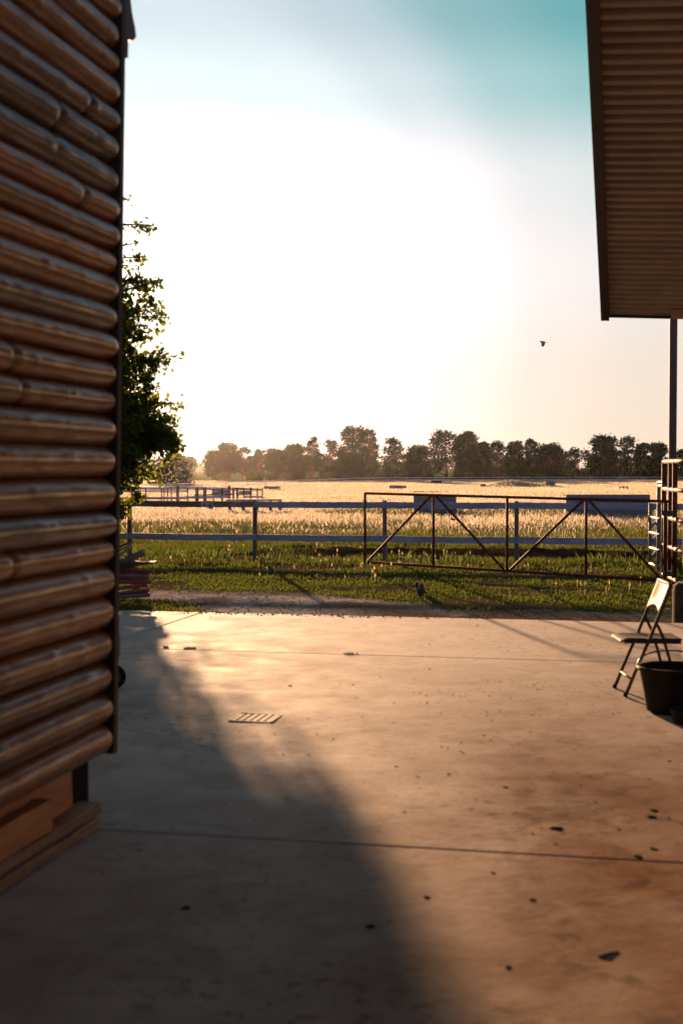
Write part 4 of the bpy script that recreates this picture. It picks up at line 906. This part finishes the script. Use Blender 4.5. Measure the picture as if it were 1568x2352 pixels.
# the bulk of the crown, mostly behind the cabin
for i in range(150):
    z = r.uniform(1.35, 6.2); q0 = trunk_at(max(1.2, z - .6)); a = r.uniform(0, 2 * math.pi)
    xr_ = at(250 + 62 * (z < 4.3) - 60 * (z > 4.5) + r.uniform(-30, 25), 1000, YT).x - tb_.x
    e_ = Vector((tb_.x + (math.cos(a) * (xr_ if math.cos(a) > 0 else 2.6)) * r.uniform(.6, 1), YT + math.sin(a) * 2.2 * r.uniform(.4, 1), z))
    branch(q0, e_, .016, 30, .08)
    for k_ in range(5):
        s_0 = q0.lerp(e_, r.uniform(.45, 1)); branch(s_0, s_0 + Vector(r.normal(size=3)) * .32, .006, 50, .02)
P_ = np.array([tuple(p) for p in Lp]); V, F = cards(P_, .092, r, .55)
c = mixc((.022, .045, .010), (.075, .11, .022), r.rand(len(P_)))
tk.build('trunk', M['bark'], NT_, smooth=True); np_mesh('crown', V, F, M['leaf'], NT_, col=np.repeat(c, 4, 0))
print('near tree leaves', len(P_))
# the rest of the shade tree row behind the cabin, off to the left
# ------------------------------------------------------------------ birds
def bird(name, label, p, L, wings, head=-1):
    e = empty(name, p, label, 'bird'); p = Vector(p); q = lambda u, v, w_: p + Vector((u * L * head * -1 if False else u * L, w_ * L, v * L))
    prof = [(-.5, .02, .004), (-.46, .015, .03), (-.40, .02, .075), (-.30, .01, .085), (-.15, -.01, .11), (.05, -.03, .10), (.2, -.06, .06), (.3, -.09, .03), (.36, -.10, .022), (.55, -.14, .012)]
    MB().tube([q(u, v, 0) for u, v, _ in prof], [r_ * L for _, _, r_ in prof], 10).build('body', M['feather'], e, smooth=True)
    for poly in wings:
        V_ = [q(*a) for a in poly]; MB().prism(V_, Vector((0, .006, .002))).build('wing', M['feather'] if poly is wings[0] else M['featherpale'], e)
    return e
bp = at(1247, 785, 22)
bird('flying_bird', 'small dark bird flying in the bright sky left of the barn eave', bp, .125, [[(-.24, -.02, 0), (-.05, -.06, .02), (0.0, -.30, .25), (-.06, -.62, .30), (-.14, -.50, .28)], [(-.28, .0, -.05), (-.16, -.06, -.08), (-.14, -.40, -.2), (-.22, -.66, -.25), (-.27, -.62, -.25)], [(0.0, -.08, .05), (.22, -.10, .05), (.20, -.40, .2), (.04, -.64, .25), (-.04, -.56, .2)]])
bp = at(1041, 1193, 30)
bird('flying_bird', 'small dark bird skimming low over the meadow behind the gate', bp, .16, [[(-.25, 0, .05), (.05, -.02, .05), (-.1, .22, .5), (-.25, .26, .6)], [(-.25, 0, -.05), (.05, -.02, -.05), (.2, .18, -.45), (.1, .2, -.55)]])
def perched(label, x, y, tilt):
    g_ = gr(x, y); e = empty('standing_bird', g_, label, 'bird', 'birds standing on the gravel'); L = .14; ax = Vector((math.sin(tilt), 0, math.cos(tilt)))
    cs = [(0, .02, .012), (.15, .03, .04), (.4, .035, .05), (.62, .03, .045), (.74, .03, .032), (.86, .025, .034), (.97, .02, .022), (1.02, .015, .006)]
    MB().tube([g_ + UP * .03 + ax * (u * L) for u, _, _ in cs], [r_ for _, _, r_ in cs], 10).build('body', M['feather'], e, smooth=True)
    MB().tube([g_ + UP * .035 + ax * 0, g_ + UP * .02 - ax * .05 + Vector((.02, 0, 0))], [.018, .008], 6).build('tail', M['feather'], e)
    for s_ in (-1, 1): MB().tube([g_ + Vector((s_ * .012, 0, 0)), g_ + Vector((s_ * .012, 0, .05))], .003, 5).build('leg', M['feather'], e)
perched('small dark bird standing upright on the gravel left of its crouching mate', 964, 1373, .15)
perched('small dark bird leaning over beside the upright one on the gravel', 971, 1362, -.8)

# ------------------------------------------------------------------ crumbs of dirt on the concrete
rc = random.Random(9)
CL = [(505, 1408, 9), (488, 1404, 8), (484, 1416, 6), (666, 1575, 11), (811, 1573, 7), (986, 1536, 7), (985, 1480, 6), (1096, 1437, 7), (909, 1760, 8), (1160, 1808, 12), (1030, 1778, 9), (1500, 1862, 20), (1495, 1876, 24), (1278, 1903, 30), (1275, 1938, 8), (1222, 1915, 8), (1500, 1950, 18), (1465, 1968, 22), (980, 2062, 17), (1222, 2067, 16), (851, 2129, 24), (426, 2086, 24), (1168, 2222, 18), (1536, 1748, 9), (1420, 1905, 9), (1132, 2005, 13)]
for i, (x, y, wpx) in enumerate(CL):
    p = gr(x, y); wd = wpx / FPX * p.y * .5; mb = MB(); n = 9; vs = [p + Vector((0, 0, wd * .16))]
    for rg, hh in ((.55, .13), (1.0, .01)):
        for k_ in range(n):
            a = 2 * math.pi * k_ / n; q = wd * rg * rc.uniform(.75, 1.2); vs.append(p + Vector((q * math.cos(a), q * 1.5 * math.sin(a), max(.0, wd * hh * rc.uniform(.6, 1.2)))))
    fs_ = [(0, 1 + k_, 1 + (k_ + 1) % n) for k_ in range(n)] + [(1 + k_, 1 + n + k_, 1 + n + (k_ + 1) % n, 1 + (k_ + 1) % n) for k_ in range(n)]
    mb.add(vs, fs_); tag(mb.build('dirt_clod', M['clod'], smooth=True, loc=p), 'small dark clod of dirt lying on the bare concrete', 'dirt', 'dirt clods scattered over the concrete')
p = gr(1395, 2195); mb = MB()
mb.tube([p + Vector((-.035, -.012, .001)), p + Vector((-.01, 0, .002)), p + Vector((.025, .03, .001)), p + Vector((.045, .04, .001))], [.002, .0045, .003, .001], 8)
tag(mb.build('dry_leaf', M['clod'], smooth=True, loc=p), 'long curled dark leaf lying on the concrete in the lower right', 'leaf')
def tuft(label, x, y, n, wpx):
    p = gr(x, y); rr_ = np.random.RandomState(int(x)); wd = wpx / FPX * p.y / 2; X_ = p.x + wd * (rr_.rand(n) * 2 - 1); Y_ = p.y + .02 * (rr_.rand(n) - .5)
    a = rr_.rand(n) * 6.28; H_ = .008 + .016 * rr_.rand(n); V = np.stack([np.stack([X_ - .004, Y_, 0 * X_ - .01], -1), np.stack([X_ + .004, Y_, 0 * X_ - .01], -1), np.stack([X_ + .02 * np.cos(a), Y_ + .02 * np.sin(a), H_], -1)], 1).reshape(-1, 3)
    o = np_mesh('weed_tuft', V, np.arange(3 * n).reshape(n, 3), M['grass'], col=np.repeat(mixc((.04, .06, .015), (.12, .11, .04), rr_.rand(n)), 3, 0)); tag(o, label, 'weed', 'weeds growing in the concrete joint')
tuft('largest green weed tuft growing out of the far concrete joint', 437, 1489, 90, 26)
tuft('tiny weed tuft in the concrete joint left of the largest', 382, 1487, 40, 10)
tuft('small weed pair in the middle of the far concrete joint', 805, 1502, 60, 30)

# ------------------------------------------------------------------ summer haze
mb = MB().box((0, 520, 6.3), (700, 0, 0), (0, 620, 0), (0, 0, 8.3)); hz = NT('haze_air'); hz.t.nodes.remove(hz.p)
pv = hz.n('ShaderNodeVolumePrincipled'); pv.inputs['Density'].default_value = .00003; pv.inputs['Color'].default_value = (.95, .93, .9, 1); pv.inputs['Anisotropy'].default_value = .9
hz.t.links.new(pv.outputs[0], hz.out.inputs['Volume']); o = mb.build('haze', hz.m); tag(o, 'thin warm haze filling the air over yard and fields', 'haze', None, 'stuff')
